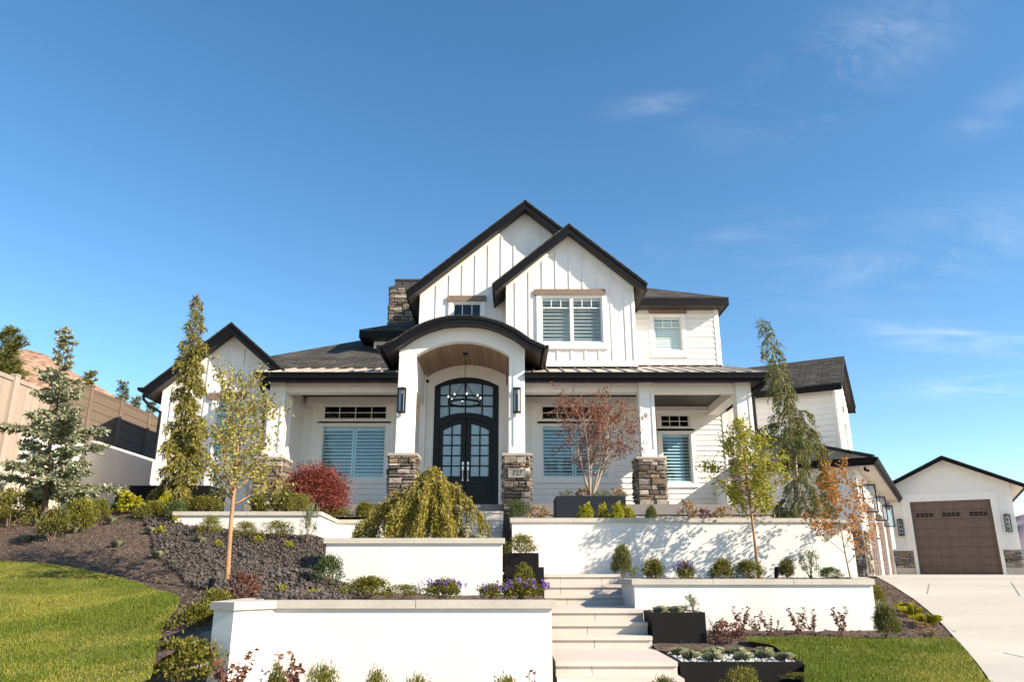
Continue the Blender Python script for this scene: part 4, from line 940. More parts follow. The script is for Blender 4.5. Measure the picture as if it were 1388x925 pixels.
# ---- arched entry ------------------------------------------------------------------------
EY = 19.8
def entry_pier(x0, x1):
    xc = (x0+x1)/2; b = MB(); b.box(x0, x1, EY+.012, EY+.44, 2.955, 5.70)
    b.box(x0-.004, x0+.30, EY-.016, EY+.010, 2.956, 5.66) if x0 < -1 else b.box(x1-.30, x1+.004, EY-.016, EY+.010, 2.956, 5.66)
    b.box(x0-.004, x1+.004, EY-.017, EY+.011, 2.956, 3.14)
    c = b.build('column', M_TRIM, house)
    st = stone_block('stone_base', xc-.335, xc+.335, EY-.16, EY+.54, FLOOR-.16, 2.885, c)
    k = MB(); k.bbox(xc-.40, xc+.40, EY-.225, EY+.60, 2.885, 2.955, .012); k.build('stone_cap', M_CAPST, c)
    return c
entry_pier(PIL0, PIL1); pr_ = entry_pier(PIR0, PIR1)
AXC = -1.345; AHW = 1.265; ZSP = 5.645; ZCR = 6.045
inner = arc(AXC, AHW, ZSP, ZCR, 28)
# ogee eyebrow roof profile (top edge), symmetric about AXC
opx = [(516,468),(535,459.5),(553,447.5),(575.5,436.5),(600.5,429.3),(628,427)]
half = [P(a, c, 19.35) for a, c in opx]; xc_r = half[-1].x
hp = [(p.x-xc_r, p.z) for p in half]; hp[-1] = (0, hp[-1][1])
def catmull(pts, n=5):
    out = []
    for i in range(len(pts)-1):
        p0 = pts[max(i-1,0)]; p1 = pts[i]; p2 = pts[i+1]; p3 = pts[min(i+2,len(pts)-1)]
        for k in range(n):
            t = k/n; out.append(tuple(0.5*((2*p1[j])+(-p0[j]+p2[j])*t+(2*p0[j]-5*p1[j]+4*p2[j]-p3[j])*t*t+(-p0[j]+3*p1[j]-3*p2[j]+p3[j])*t**3) for j in (0,1)))
    return out+[pts[-1]]
lh = catmull(hp); prof = [(xc_r+x, z) for x, z in lh]+[(xc_r-x, z) for x, z in reversed(lh[:-1])]
def offset(pr, d):
    out = []
    for i, p in enumerate(pr):
        a = pr[max(i-1,0)]; c = pr[min(i+1,len(pr)-1)]; t = Vector((c[0]-a[0], c[1]-a[1])).normalized(); out.append((p[0]+t.y*d, p[1]-t.x*d))
    return out
p1 = offset(prof, .03); p2 = offset(prof, .235); RY0, RY1 = 19.35, 23.05
b = MB(); b.strip([(x,RY0-.02,z) for x,z in prof], [(x,RY0-.02,z) for x,z in p1], (0,RY1-RY0,0)); b.build('arched_roof', M_SHIN, house, smooth=False)
b = MB(); b.strip([(x,RY0,z) for x,z in offset(prof,.031)], [(x,RY0,z) for x,z in p2], (0,.05,0)); b.strip([(x,RY0-.02,z) for x,z in offset(prof,.032)], [(x,RY0-.02,z) for x,z in offset(prof,.11)], (0,.019,0))
for sgn, e_ in ((1, prof[0]), (-1, prof[-1])): b.box(min(e_[0],e_[0]+sgn*.05), max(e_[0],e_[0]+sgn*.05), RY0+.051, RY1, e_[1]-.25, e_[1]-.035)
b.build('fascia', M_BLACK, house)
p3 = offset(prof, .21); b = MB()
for q, p in zip(p3, p3[1:]): b.quad((q[0],RY0+.05,q[1]),(p[0],RY0+.05,p[1]),(p[0],RY1,p[1]),(q[0],RY1,q[1]))
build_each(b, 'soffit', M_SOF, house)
# gutter stubs on both sides of the arched roof
b = MB()
for sgn, e_ in ((-1, prof[0]), (1, prof[-1])): b.prism([(e_[0],RY0-.03,e_[1]-.01),(e_[0]+sgn*.12,RY0-.03,e_[1]-.01),(e_[0]+sgn*.10,RY0-.03,e_[1]-.11),(e_[0],RY0-.03,e_[1]-.14)], (0,2.6,0))
b.build('gutter', M_GUT, house)
# white arch front between opening and roof
def prof_z(x):
    for q, p in zip(p3, p3[1:]):
        if q[0] <= x <= p[0]: return q[1]+(p[1]-q[1])*(x-q[0])/(p[0]-q[0])
    return p3[0][1]
b = MB(); up = [(x, EY, max(prof_z(x)+.03, z+.01)) for x, z in inner]; b.strip(up, [(x, EY, z) for x, z in inner], (0,.24,0))
for xa, xb in ((PIL0, inner[0][0]-.001), (inner[-1][0]+.001, PIR1)):
    q = [xa+(xb-xa)*i/6 for i in range(7)]; b.strip([(x,EY,prof_z(x)+.03) for x in q], [(x,EY,5.62) for x in q], (0,.24,0))
b.box(PIL0-.01, PIL0+.28, EY-.02, EY-.001, 5.60, 5.83); b.box(PIR1-.28, PIR1+.01, EY-.02, EY-.001, 5.60, 5.80)
b.build('entry_arch', M_TRIM, house)
# side walls under the roof between arch and house, wood vault
b = MB(); b.box(PIL0+.02, PIL0+.06, EY+.25, 22.9, 5.751, 5.9); b.box(PIR1-.06, PIR1-.02, EY+.25, 22.9, 5.751, 5.9); build_each(b, 'outer_wall', M_SID, house)
b = MB()
for q, p in zip(inner, inner[1:]): b.quad((q[0],EY+.20,q[1]+.003),(p[0],EY+.20,p[1]+.003),(p[0],22.30,p[1]+.003),(q[0],22.30,q[1]+.003))
vault = b.build('vault_ceiling', M_WOOD, house, uv=False)
ul = vault.data.uv_layers.new(name='UVMap').data
for i, p in enumerate(vault.data.polygons):
    for j, li in enumerate(p.loop_indices):
        ul[li].uv = ((i+(1 if j in (1,2) else 0))*0.094, vault.data.vertices[vault.data.loops[li].vertex_index].co.y)
b = MB(); b.box(PIL1-.12, PIL1+.05, 22.05, 22.27, FLOOR, 5.70); b.box(PIR0-.05, PIR0+.12, 22.05, 22.27, FLOOR, 5.70); build_each(b, 'pilaster', M_TRIM, house)

# ---- double front door -------------------------------------------------------------------
# door casing on the wall
D0 = 22.30; zf = FLOOR+.17
b = MB(); ao = arc(DXC, DHW-.002, DSPR, DTOP-.002, 24); ai = arc(DXC, DHW-.175, DSPR-.02, DTOP-.175, 24)
b.strip([(x,D0-.02,z) for x,z in ao], [(x,D0-.02,z) for x,z in ai], (0,.12,0))
for s_ in (-1, 1): xa, xb = sorted((DXC+s_*(DHW-.002), DXC+s_*(DHW-.175))); b.box(xa, xb, D0-.021, D0+.10, FLOOR, DSPR-.0005)
dz1 = Z(560, D0); dz2 = Z(567.6, D0); dzs1 = dz1-.17; dzs2 = Z(580.5, D0)
hw = DHW-.175
a1 = arc(DXC, hw, dzs1, dz1, 24); a2 = arc(DXC, hw, dzs2, dz2, 24)
b.strip([(x,D0-.012,z) for x,z in a1], [(x,D0-.012,z) for x,z in a2], (0,.11,0))
door_frame = b.build('door_frame', M_DOOR, house)
b = MB(); poly = [(DXC-hw, dzs1), *ai, (DXC+hw, dzs1)]
b.prism([(x,D0+.045,z) for x,z in [(p[0],p[1]) for p in reversed(a1)]+list(ai)], (0,.01,0)); b.build('transom_pane', M_FROST, door_frame)
b = MB()
def zai(x): return np.interp(x, [p[0] for p in ai], [p[1] for p in ai])
def za1(x): return np.interp(x, [p[0] for p in a1], [p[1] for p in a1])
for pxv in (609.2, 630.8, 653.5): x = X(pxv, 550, D0); b.box(x-.022, x+.022, D0+.012, D0+.043, za1(x)-.01, zai(x)+.01)
for pyv in (536.3, 550.8): z = Z(pyv, D0); b.box(DXC-hw, DXC+hw, D0+.014, D0+.042, z-.022, z+.022)
b.build('muntin', M_DOOR, door_frame)
for s_ in (-1, 1):
    xi, xo = DXC+s_*.012, DXC+s_*(hw-.006)
    xa, xb = min(xi,xo), max(xi,xo); za2 = lambda x: float(np.interp(x, [p[0] for p in a2], [p[1] for p in a2]))
    gi, go = DXC+s_*.155, DXC+s_*(hw-.115); ga, gb = min(gi,go), max(gi,go)
    zg0 = Z(646, D0)
    b = MB(); y0, y1 = D0+.02, D0+.075
    for c0, c1 in ((xa, ga), (gb, xb)):
        q = [c0+(c1-c0)*i/6 for i in range(7)]; b.strip([(x,y0,za2(x)-.006) for x in q], [(x,y0,zf) for x in q], (0,y1-y0,0))
    q = [ga+(gb-ga)*i/10 for i in range(11)]; b.strip([(x,y0,za2(x)-.006) for x in q], [(x,y0,za2(x)-.16) for x in q], (0,y1-y0,0))
    b.box(ga+.0005, gb-.0005, y0, y1, zf, zf+.17); b.box(ga+.0005, gb-.0005, y0, y1, zg0-.22, zg0); b.box(ga, gb, y0+.025, y1, zf+.17, zg0-.22)
    b.box(ga+.06, gb-.06, y0+.008, y0+.025, zf+.23, zg0-.28)
    dr = b.build('front_door', M_DOOR, house)
    g = MB(); g.strip([(x,y0+.03,za2(x)-.161) for x in q], [(x,y0+.03,zg0+.001) for x in q], (0,.01,0)); g.build('pane', M_FROST, dr)
    mu = MB(); xm = (ga+gb)/2; mu.box(xm-.02, xm+.02, y0+.002, y0+.029, zg0, za2(xm)-.16)
    for pyv in (590, 604, 618, 632): z = Z(pyv, D0); mu.box(ga, gb, y0+.004, y0+.028, z-.018, z+.018)
    mu.build('muntin', M_DOOR, dr)
    h = MB(); xh = DXC+s_*.075; zh = Z(637, D0)
    h.box(xh-.03, xh+.03, y0-.012, y0-.001, zh-.02, zh+.09); h.box(xh-.03, xh+.03, y0-.012, y0-.001, Z(632,D0)+.03, Z(632,D0)+.12)
    h.tube([(xh,y0-.01,zh+.0),(xh,y0-.06,zh-.02),(xh,y0-.07,zh-.14),(xh,y0-.06,zh-.27),(xh,y0-.01,zh-.29)], .012, 8); h.box(xh-.022, xh+.022, y0-.012, y0-.001, zh-.33, zh-.26)
    h.build('handle', M_STEEL, dr)
b = MB(); b.box(DXC-DHW, DXC+DHW, D0-.06, D0+.1, FLOOR, zf-.002); b.build('threshold', M_SLAB, house)

# downspouts and railing on the porch
b = MB(); xq = X(352, 560, 20.1)
b.tube([(X(380.5/1*1,520,19.78)-.0, 19.80, GZT-.16),(-6.68,19.82,GZT-.3),(-6.66,20.12,GZT-.55),(-6.68,20.16,GZT-.75),(-6.68,20.16,1.5)], .045, 8) if False else b.tube([(-6.78,19.75,GZT-.15),(-6.78,19.76,GZT-.28),(-6.70,20.10,GZT-.58),(-6.70,20.14,GZT-.8),(-6.70,20.14,1.5)], .045, 8)
b.tube([(6.82,19.76,GZT-.15),(6.82,19.78,GZT-.28),(6.62,20.30,GZT-.50),(6.62,20.34,GZT-.7),(6.62,20.34,1.5)], .045, 8); build_each(b, 'downspout', M_GUT, house)
rl = empty('railing', (6.3, 21.5, FLOOR), 'short white picket railing closing the right end of the porch', 'railing')
b = MB(); b.box(6.27, 6.33, 20.66, 23.6, FLOOR+.86, FLOOR+.92); b.box(6.28, 6.32, 20.66, 23.6, FLOOR+.10, FLOOR+.14); b.build('rail', M_TRIM, rl)
b = MB(); y = 20.75
while y < 23.6: b.box(6.285, 6.315, y, y+.03, FLOOR+.141, FLOOR+.859); y += .115
b.build('picket', M_TRIM, rl)
# ---- garage wing (turned towards the court) ----------------------------------------------
AG = R(28.8); e1 = Vector((math.cos(AG), -math.sin(AG), 0)); e2 = Vector((math.sin(AG), math.cos(AG), 0))
C0 = P(1159, 637, 21.5); C0 = Vector((C0.x, C0.y, 0))
MG = Matrix.Identity(4)
for i in range(3): MG[i][0] = e1[i]; MG[i][1] = e2[i]; MG[i][3] = C0[i]
def gl2w(u, v, z): return C0+e1*u+e2*v+Vector((0,0,z))
def PVg(px, py, p0, d):
    u = (px-694)/FO; v = (462.5-py)/FO; bq = CT-v*ST
    D = d.x*(-bq)+u*d.y; s = ((-p0.x)*(-bq)+u*(-p0.y))/D; t = (p0.x+s*d.x)/u
    return s, t*(ST+v*CT)
FL = PVg(1214.5, 780, C0, e2)[0]                   # facade length
FW = frame(C0, e1); FC = frame(C0, e2)              # wing front (towards camera), court facade
ze = 2.86
UCL = -3.05; b = MB(FW); b.face([(UCL,-.6),(0,-.6),(0,ze),(UCL,ze)]); b.build('sheathing', M_TRIM, house)
b = MB(FW); b.lap(UCL, -.1, -.1, ze, ex=0.2); b.build('lap_siding', M_SID, house)
b = MB(FW); b.box(-.1, 0, .002, .050, 1.1, ze); b.box(UCL, -.101, .003, .03, ze-.1, ze); b.build('corner_board', M_TRIM, house)
dv = [(1.35/FL, 4.45/FL), (5.4/FL, 8.4/FL), (9.3/FL, 12.1/FL)]
doors = [(FL*a, FL*c, -.3, 1.98) for a, c in dv]
b = MB(FC); b.face([(0,-.6),(FL,-.6),(FL,ze),(0,ze)], doors, depth=.12); b.build('sheathing', M_TRIM, house)
b = MB(FC)
for d in doors: b.box(d[0]-.14, d[0], .002, .050, -.2, d[3]+.14); b.box(d[1], d[1]+.14, .002, .050, -.2, d[3]+.14); b.box(d[0], d[1], .003, .048, d[3], d[3]+.14)
b.box(0, .1, .001, .044, 1.1, ze); build_each(b, 'garage_door_casing', M_TRIM, house)
def garage_door(Fm, h, parent, nrow, ncol, win_row=None, name='garage_door', nwin=3, g=-.14):
    a0, a1, z0, z1 = h; b = MB(Fm); rh = (z1-z0)/nrow; cw = (a1-a0)/ncol; b.box(a0, a1, g-.08, g-.03, z0, z1)
    for r_ in range(nrow):
        za, zb = z0+r_*rh+.011, z0+(r_+1)*rh-.011
        b.box(a0+.005, a1-.005, g-.0295, g, za, zb)
        if r_ == win_row: continue
        for c in range(ncol):
            xa, xb = a0+c*cw+.10, a0+(c+1)*cw-.10
            b.box(xa, xb, g+.001, g+.024, za+.10, zb-.10)
    d = b.build(name, M_GDOOR, parent)
    if win_row is not None:
        za, zb = z0+win_row*rh+.10, z0+(win_row+1)*rh-.10; w = (a1-a0)/nwin
        p = MB(Fm); q = MB(Fm)
        for k in range(nwin):
            xa, xb = a0+w*k+.16, a0+w*(k+1)-.16
            p.quad((xa,g+.003,za),(xb,g+.003,za),(xb,g+.003,zb),(xa,g+.003,zb))
            for j in range(5): x = xa+(xb-xa)*j/4; q.box(x-.010, x+.010, g+.005, g+.03, za, zb)
            for z in (za, (za+zb)/2, zb): q.box(xa-.016, xb+.016, g+.006, g+.028, z-.010, z+.010)
        p.build('door_pane', surf('dark_pane', (0.006, 0.006, 0.006), 0.3, 0.1, 2, spec=.1), d) if 'dark_pane' not in MATS else p.build('door_pane', MATS['dark_pane'], d)
        q.build('door_grille', M_GDOOR, d)
    return d
for d in doors: garage_door(FC, d, house, 4, 4, g=-.035)
# stone veneer strip at the near corner of the wing
b = MB(); stone_wall(b, FW, -.55, 0.0, -.3, 1.12); stone_wall(b, FC, 0, 1.2, -.3, 1.12); b.build('stone_base', M_STONE, house, uv=False)
# low hip roof of the wing
ov = .55; zr = ze+.17; U0, U1, V0, V1 = -9.0, ov, -ov, FL+ov*.3; hw_ = (U1-U0)/2; um = (U0+U1)/2; rs_ = .40; Hh = rs_*hw_
b = MB(MG)
kc = U1-UCL; b.prism([(UCL,V0,zr),(U1,V0,zr),(UCL,V0+kc,zr+rs_*kc)], (0,0,-.05)); b.prism([(U1,V0,zr),(U1,V1,zr),(UCL,V1,zr+rs_*kc),(UCL,V0+kc,zr+rs_*kc)], (0,0,-.05)); build_each(b, 'roof', M_SHIN, house)
b = MB(); 
b.tube([gl2w(U1,V0,zr+.015), gl2w(UCL,V0+kc,zr+rs_*kc+.015)], .05, 6); b.build('ridge_cap', M_SHIN, house)
b = MB(MG); b.box(UCL, U1, V0+.003, V0+.04, zr-.22, zr-.052); b.box(U1-.04, U1-.003, V0+.041, V1, zr-.22, zr-.052); b.prism([(U1,V0-.10,zr-.02),(U1+.11,V0-.10,zr-.02),(U1+.09,V0-.10,zr-.10),(U1+.05,V0-.10,zr-.15),(U1,V0-.10,zr-.15)], (0,V1-V0+.1,0)); b.prism([(UCL,V0,zr-.02),(UCL,V0-.11,zr-.02),(UCL,V0-.09,zr-.10),(UCL,V0-.05,zr-.15),(UCL,V0,zr-.15)], (U1-UCL,0,0)); b.build('fascia', M_BLACK, house)
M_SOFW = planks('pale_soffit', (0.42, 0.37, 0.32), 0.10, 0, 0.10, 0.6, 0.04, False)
b = MB(MG); b.quad((UCL,V0+.04,zr-.19),(U1-.04,V0+.04,zr-.19),(U1-.04,.1,zr-.19),(UCL,.1,zr-.19)); b.quad((-.1,.1,zr-.191),(U1-.04,.1,zr-.191),(U1-.04,V1,zr-.191),(-.1,V1,zr-.191)); build_each(b, 'soffit', M_SOFW, house)
# upper storey of the wing, gable towards the court
du = -.75; dvv = 5.2; OVU = .28
cN = gl2w(du, dvv, 0)
pr0 = gl2w(du+OVU, 0, 0)
sN, zN = PVg(1141, 527, pr0, e2); sR, zR = PVg(1143, 483, pr0, e2); sF, zF = PVg(1159, 560, pr0, e2)
vN, vR, vF = sN, sR, sF
uW0 = -6.5; zew = zN
b = MB(MG); b.box(uW0, du, dvv, dvv+.15, 2.5, zew+.05); b.box(uW0, du, 2*vR-dvv-.15, 2*vR-dvv, 2.5, zew); b.build('sheathing', M_TRIM, house)
hwd = (vR-.65, vR+.65, 3.75, zew-.70); htp = (vR-.65, vR+.65, zew-.48, zew-.06)
Fs = frame(gl2w(du,0,0), e2); b = MB(Fs); b.face([(dvv,2.5),(2*vR-dvv,2.5),(2*vR-dvv,zew),(vR,zR-.2),(dvv,zew)], [hwd, htp]); b.build('sheathing', M_TRIM, house)
Fu = frame(gl2w(0,dvv,0), e1); b = MB(Fu); b.lap(uW0, du-.1, 2.6, zew, ex=0.2); b.build('lap_siding', M_SID, house)
b = MB(Fu); b.box(du-.1, du, .002, .050, 2.6, zew); b.build('corner_board', M_TRIM, house)
b = MB(Fs); b.lap(dvv+.1, 2*vR-dvv, 2.8, zR-.3, [hwd, htp], lim=lambda z: (dvv+.1, 2*vR-dvv) if z < zew else (dvv+.1+(z-zew)*1.0, 2*vR-dvv-(z-zew)*1.0), ex=.2); b.box(dvv, dvv+.1, .002, .050, 2.6, zew); b.build('lap_siding', M_SID, house)
hwn = vR-vN
b = MB(MG)
for sg in (-1, 1): b.prism([(du+OVU+.03,vR,zR),(du+OVU+.03,vR+sg*hwn,zew+.24),(uW0,vR+sg*hwn,zew+.24),(uW0,vR,zR)], (0,0,-.05))
build_each(b, 'roof', M_SHIN, house)
b = MB(MG); 
b.strip([(du+OVU,vR-hwn,zew+.19),(du+OVU,vR,zR-.051),(du+OVU,vR+hwn,zew+.19)], [(du+OVU,vR-hwn,zew-.02),(du+OVU,vR,zR-.28),(du+OVU,vR+hwn,zew-.02)], (-.05,0,0)); b.box(uW0, du+OVU, vR-hwn-.03, vR-hwn+.02, zew-.03, zew+.185); b.build('fascia', M_BLACK, house)
b = MB(MG)
for sg in (-1, 1): b.quad((du+OVU-.05,vR,zR-.25),(du+OVU-.05,vR+sg*hwn,zew+.0),(uW0,vR+sg*hwn,zew+.0),(uW0,vR,zR-.25))
build_each(b, 'soffit', M_SOF, house)
window(Fs, hwd, house, shutters=1, trim=(.12,.06,.12), gl=M_GLASSU, tilt=74)
window(Fs, htp, house, shutters=0, grid=(3,1), trim=(.12,.08,.06), gl=M_GLASSU)

# ---- detached garage at the end of the court ---------------------------------------------
E0 = gl2w(0, FL, 0); FE = frame(E0, e1)
def pe(px, py): return PVg(px, py, E0, e1)
gar = empty('garage', tuple(E0+e1*2+Vector((0,0,-.05))), 'white lap sided garage with tall brown door at the end of the driveway', 'garage')
sL, zL = pe(1209, 660); sP, zP = pe(1276, 619.5); sR_, zR_ = pe(1388, 657.5); sw = pe(1374, 690)[0]
dl = pe(1240, 730)[0]; dr_ = pe(1351.5, 730)[0]; dt = pe(1287, 679)[1]
gs = (zP-zR_)/(sR_-sP); rk = lambda a: zP-.12-gs*abs(a-sP)
s0 = 2*sP-sw
b = MB(FE); hd = (dl, dr_, -.12, dt); b.face([(s0,-.5),(sw,-.5),(sw,rk(sw)),(sP,rk(sP)),(s0,rk(s0))], [(dl,dr_,-.11,dt)], depth=.25); b.build('sheathing', M_TRIM, gar)
b = MB(FE); b.lap(s0, sw, .85, zP, [(dl-.2,dr_+.2,-.2,dt+.3)], lim=lambda z: (sP-(zP-.12-z)/gs, sP+(zP-.12-z)/gs), ex=.17); b.build('lap_siding', M_SID, gar)
b = MB(FE); b.box(dl-.12, dl, .004, .056, -.1, dt+.12); b.box(dr_, dr_+.12, .004, .056, -.1, dt+.12); b.box(dl, dr_, .005, .054, dt, dt+.12); b.box(dl-.32, dr_+.22, .006, .044, dt+.122, dt+.30); b.box(dr_+.122, dr_+.22, .006, .044, .86, dt+.12); b.box(dl-.32, dl-.122, .006, .044, .86, dt+.12); build_each(b, 'garage_door_casing', M_TRIM, gar)
for qa, qb in ((dl-1.2, dl-.13), (dr_+.13, sw)):
    b = MB(); stone_wall(b, FE, qa, qb, .17, .84, hmin=.05, hmax=.09); b.build('stone_base', M_STONE, gar, uv=False)
b = MB(FE); b.box(dl-1.2, dl-.13, .002, .05, -.3, .165); b.box(dr_+.13, sw+.01, .002, .05, -.3, .165); b.build('concrete_plinth', M_COPE, gar)
garage_door(FE, hd, gar, 8, 4, win_row=6)
dpt = 9.0
b = MB(FE); b.box(sw-.02, sw, -dpt, -.01, -.5, rk(sw)); b.box(s0, s0+.02, -dpt, -.01, -.5, rk(s0)); build_each(b, 'outer_wall', M_SID, gar)
hl_ = sR_-sP
b = MB(FE)
for sg in (-1, 1): b.prism([(sP,.42,zP),(sP+sg*hl_,.42,zP-gs*hl_),(sP+sg*hl_,-dpt,zP-gs*hl_),(sP,-dpt,zP)], (0,0,-.04))
b.build('roof', M_SHIN, gar)
b = MB(FE); b.strip([(sP-hl_,.40,zP-gs*hl_-.041),(sP,.40,zP-.041),(sP+hl_,.40,zP-gs*hl_-.041)], [(sP-hl_,.40,zP-gs*hl_-.17),(sP,.40,zP-.19),(sP+hl_,.40,zP-gs*hl_-.17)], (0,-.04,0))
for sg in (-1,1): b.box(min(sP+sg*hl_,sP+sg*(hl_-.04)), max(sP+sg*hl_,sP+sg*(hl_-.04)), -dpt, .359, zP-gs*hl_-.2, zP-gs*hl_-.042)
b.build('fascia', M_BLACK, gar)
b = MB(FE)
for sg in (-1,1): b.quad((sP,.36,zP-.13),(sP+sg*hl_,.36,zP-gs*hl_-.13),(sP+sg*hl_,-dpt,zP-gs*hl_-.13),(sP,-dpt,zP-.13))
build_each(b, 'soffit', M_SOFW, gar)

# ================================================================== LANTERNS, CHANDELIER, SMALL FITTINGS
def lantern(Fm, a, z, label, parts=None, w=0.205, h=0.66, d=0.19):
    """slim box wall lantern: back plate, black cage, clear panes, bulb; Fm wall frame"""
    o = Fm @ Vector((a, 0, z)); e = empty('wall_lantern', o, label, 'lantern', 'black box wall lanterns')
    Fl = Fm.copy(); Fl.translation = o
    b = MB(Fl); t = .011; y0, y1 = .05, .05+d
    b.box(-w*.16, w*.16, .012, .025, -h*.5, h*.56); b.box(-.012, .012, .026, y0+d/2, h*.54, h*.56); b.box(-.012,.012,y0+d/2-.012,y0+d/2+.012,h*.5,h*.56)
    for xx in (-w/2+t, w/2-t):
        for yy in (y0+t, y1-t): b.box(xx-t, xx+t, yy-t, yy+t, -h/2, h/2)
    for zz in (-h/2, h/2-.022): b.box(-w/2-.004, w/2+.004, y0-.004, y1+.004, zz, zz+.022)
    b.build('lantern_frame', M_BLACK, e)
    g = MB(Fl); i = t*1.0
    for q in (((-w/2+i,y1-t),(w/2-i,y1-t)), ((-w/2+i,y0+t),(-w/2+i,y1-t)), ((w/2-i,y0+t),(w/2-i,y1-t))):
        g.quad((q[0][0],q[0][1],-h/2+.022),(q[1][0],q[1][1],-h/2+.022),(q[1][0],q[1][1],h/2-.022),(q[0][0],q[0][1],h/2-.022))
    g.build('pane', M_LGLASS, e)
    g = MB(Fl); g.tube([(0,y0+d/2,h/2-.03),(0,y0+d/2,h/2-.09)], .02, 8); g.tube([(0,y0+d/2,h/2-.09),(0,y0+d/2,h/2-.12),(0,y0+d/2,h/2-.16)], [.016,.024,.008], 8); g.build('bulb', M_CAPST, e)
    return e
FE_ = frame((0, EY-.03, 0), (1,0,0))
lz = (Z(528, EY)+Z(562, EY))/2
lantern(FE_, X(545.5,545,EY), lz, 'black lantern on the pier left of the front door')
lantern(FE_, X(700.5,545,EY), lz, 'black lantern on the pier right of the front door')
for v, lab in ((.72, 'nearest black lantern on the sunlit garage wing'), (4.92, 'middle black lantern on the sunlit garage wing'), (8.85, 'farthest black lantern on the sunlit garage wing')):
    lantern(FC, v, 2.02, lab, w=.25, h=.78, d=.36)
for (pxx, pyy), lab in (((1221,716), 'black lantern left of the tall brown garage door'), ((1366,710), 'black lantern right of the tall brown garage door')):
    a, z = pe(pxx, pyy); lantern(FE, a, z, lab)
# chandelier
cy = 21.0; ctop = arc(AXC, AHW, ZSP, ZCR, 28)[14][1]
ce = empty('chandelier', (AXC, cy, ctop), 'black ring chandelier with candle bulbs hanging over the entry', 'chandelier')
zr_ = Z(546.8, cy); xr = X(627.5, 547, cy); rr = (X(649.5,548,cy)-X(605.5,548,cy))/2
b = MB(); n = 36; ring = []
for i in range(n): t = 2*math.pi*i/n; ring.append((math.cos(t), math.sin(t)))
vs = []; fs = []
for (c, s_) in ring:
    for dr, dz in ((-.014,-.03),(.014,-.03),(.014,.03),(-.014,.03)): vs.append((AXC+(rr+dr)*c, cy+(rr+dr)*s_, zr_+dz))
for i in range(n):
    for k in range(4): fs.append((i*4+k, i*4+(k+1)%4, ((i+1)%n)*4+(k+1)%4, ((i+1)%n)*4+k))
b.add(vs, fs); b.tube([(AXC,cy,ctop),(AXC,cy,zr_+.62)], .008, 6); b.tube([(AXC,cy,ctop),(AXC,cy,ctop-.04)], [.09,.06], 12)
for k in range(6):
    t = 2*math.pi*(k+.5)/6; b.tube([(AXC+rr*math.cos(t), cy+rr*math.sin(t), zr_), (AXC,cy,zr_+.62)], .006, 5)
b.build('chandelier_ring', M_BLACK, ce)
for k in range(8):
    t = 2*math.pi*(k+.25)/8; x, y = AXC+rr*math.cos(t), cy+rr*math.sin(t)
    g = MB(); g.tube([(x,y,zr_+.02),(x,y,zr_+.14)], .013, 8); cdl = g.build('candle', M_BLACK, ce)
    g = MB(); g.tube([(x,y,zr_+.14),(x,y,zr_+.165),(x,y,zr_+.20)], [.010,.018,.004], 8); g.build('bulb', M_BULB, cdl)
# security camera under the vault
b = MB(); p = P(577, 517, 22.2); b.tube([(p.x-.05,22.26,p.z+.05),(p.x-.02,22.18,p.z+.03)], .035, 8); b.tube([(p.x-.03,22.2,p.z+.02),(p.x+.09,22.02,p.z-.05)], [.04,.045], 10)
tag(b.build('security_camera', M_BLACK, base=tuple(p)), 'small black security camera beside the arched transom', 'camera')
for (u_, lab) in ((-.5, 'small black camera under the garage wing eave corner'),):
    p = gl2w(.25, .1, zr-.26); b = MB(); b.tube([p+Vector((0,0,.06)), p], .035, 8); b.tube([p+Vector((-.02,0,0)), p+Vector((.06,-.10,-.05))], .035, 8); tag(b.build('security_camera', M_BLACK, base=tuple(p)), lab, 'camera')
# house number plaque on the right stone pier
p = P(700.8, 642, EY-.16-.075); pq = empty('house_number_sign', tuple(p), 'grey rectangular house number plaque on the right stone base', 'sign')
b = MB(); w, h = .215, .095; b.box(p.x-w, p.x+w, p.y-.012, p.y+.05, p.z-h, p.z+h); b.build('plate', surf('plaque_stone', (0.25,0.245,0.235), .6, .1, 8), pq)
b = MB()
for xa, xb, za, zb in ((-w-.012,w+.012,h,h+.016),(-w-.012,w+.012,-h-.016,-h),(-w-.012,-w,-h,h),(w,w+.012,-h,h)): b.box(p.x+xa, p.x+xb, p.y-.024, p.y+.04, p.z+za, p.z+zb)
b.build('plate_rim', M_CAPST, pq)
cu = bpy.data.curves.new('number', 'FONT'); cu.body = '727'; cu.size = .17; cu.align_x = 'CENTER'; cu.align_y = 'CENTER'; cu.extrude = .004; cu.shear = 0.15
to = bpy.data.objects.new('number', cu); COL.objects.link(to); to.parent = pq; to.location = (0, -.016, 0); to.rotation_euler = (R(90), 0, 0); cu.materials.append(M_BLACK)
bpy.context.view_layer.update(); _me = bpy.data.meshes.new_from_object(to.evaluated_get(bpy.context.evaluated_depsgraph_get())); bpy.data.objects.remove(to)
to = bpy.data.objects.new('number', _me); COL.objects.link(to); to.parent = pq; to.location = (0, -.016, 0); to.rotation_euler = (R(90), 0, 0)

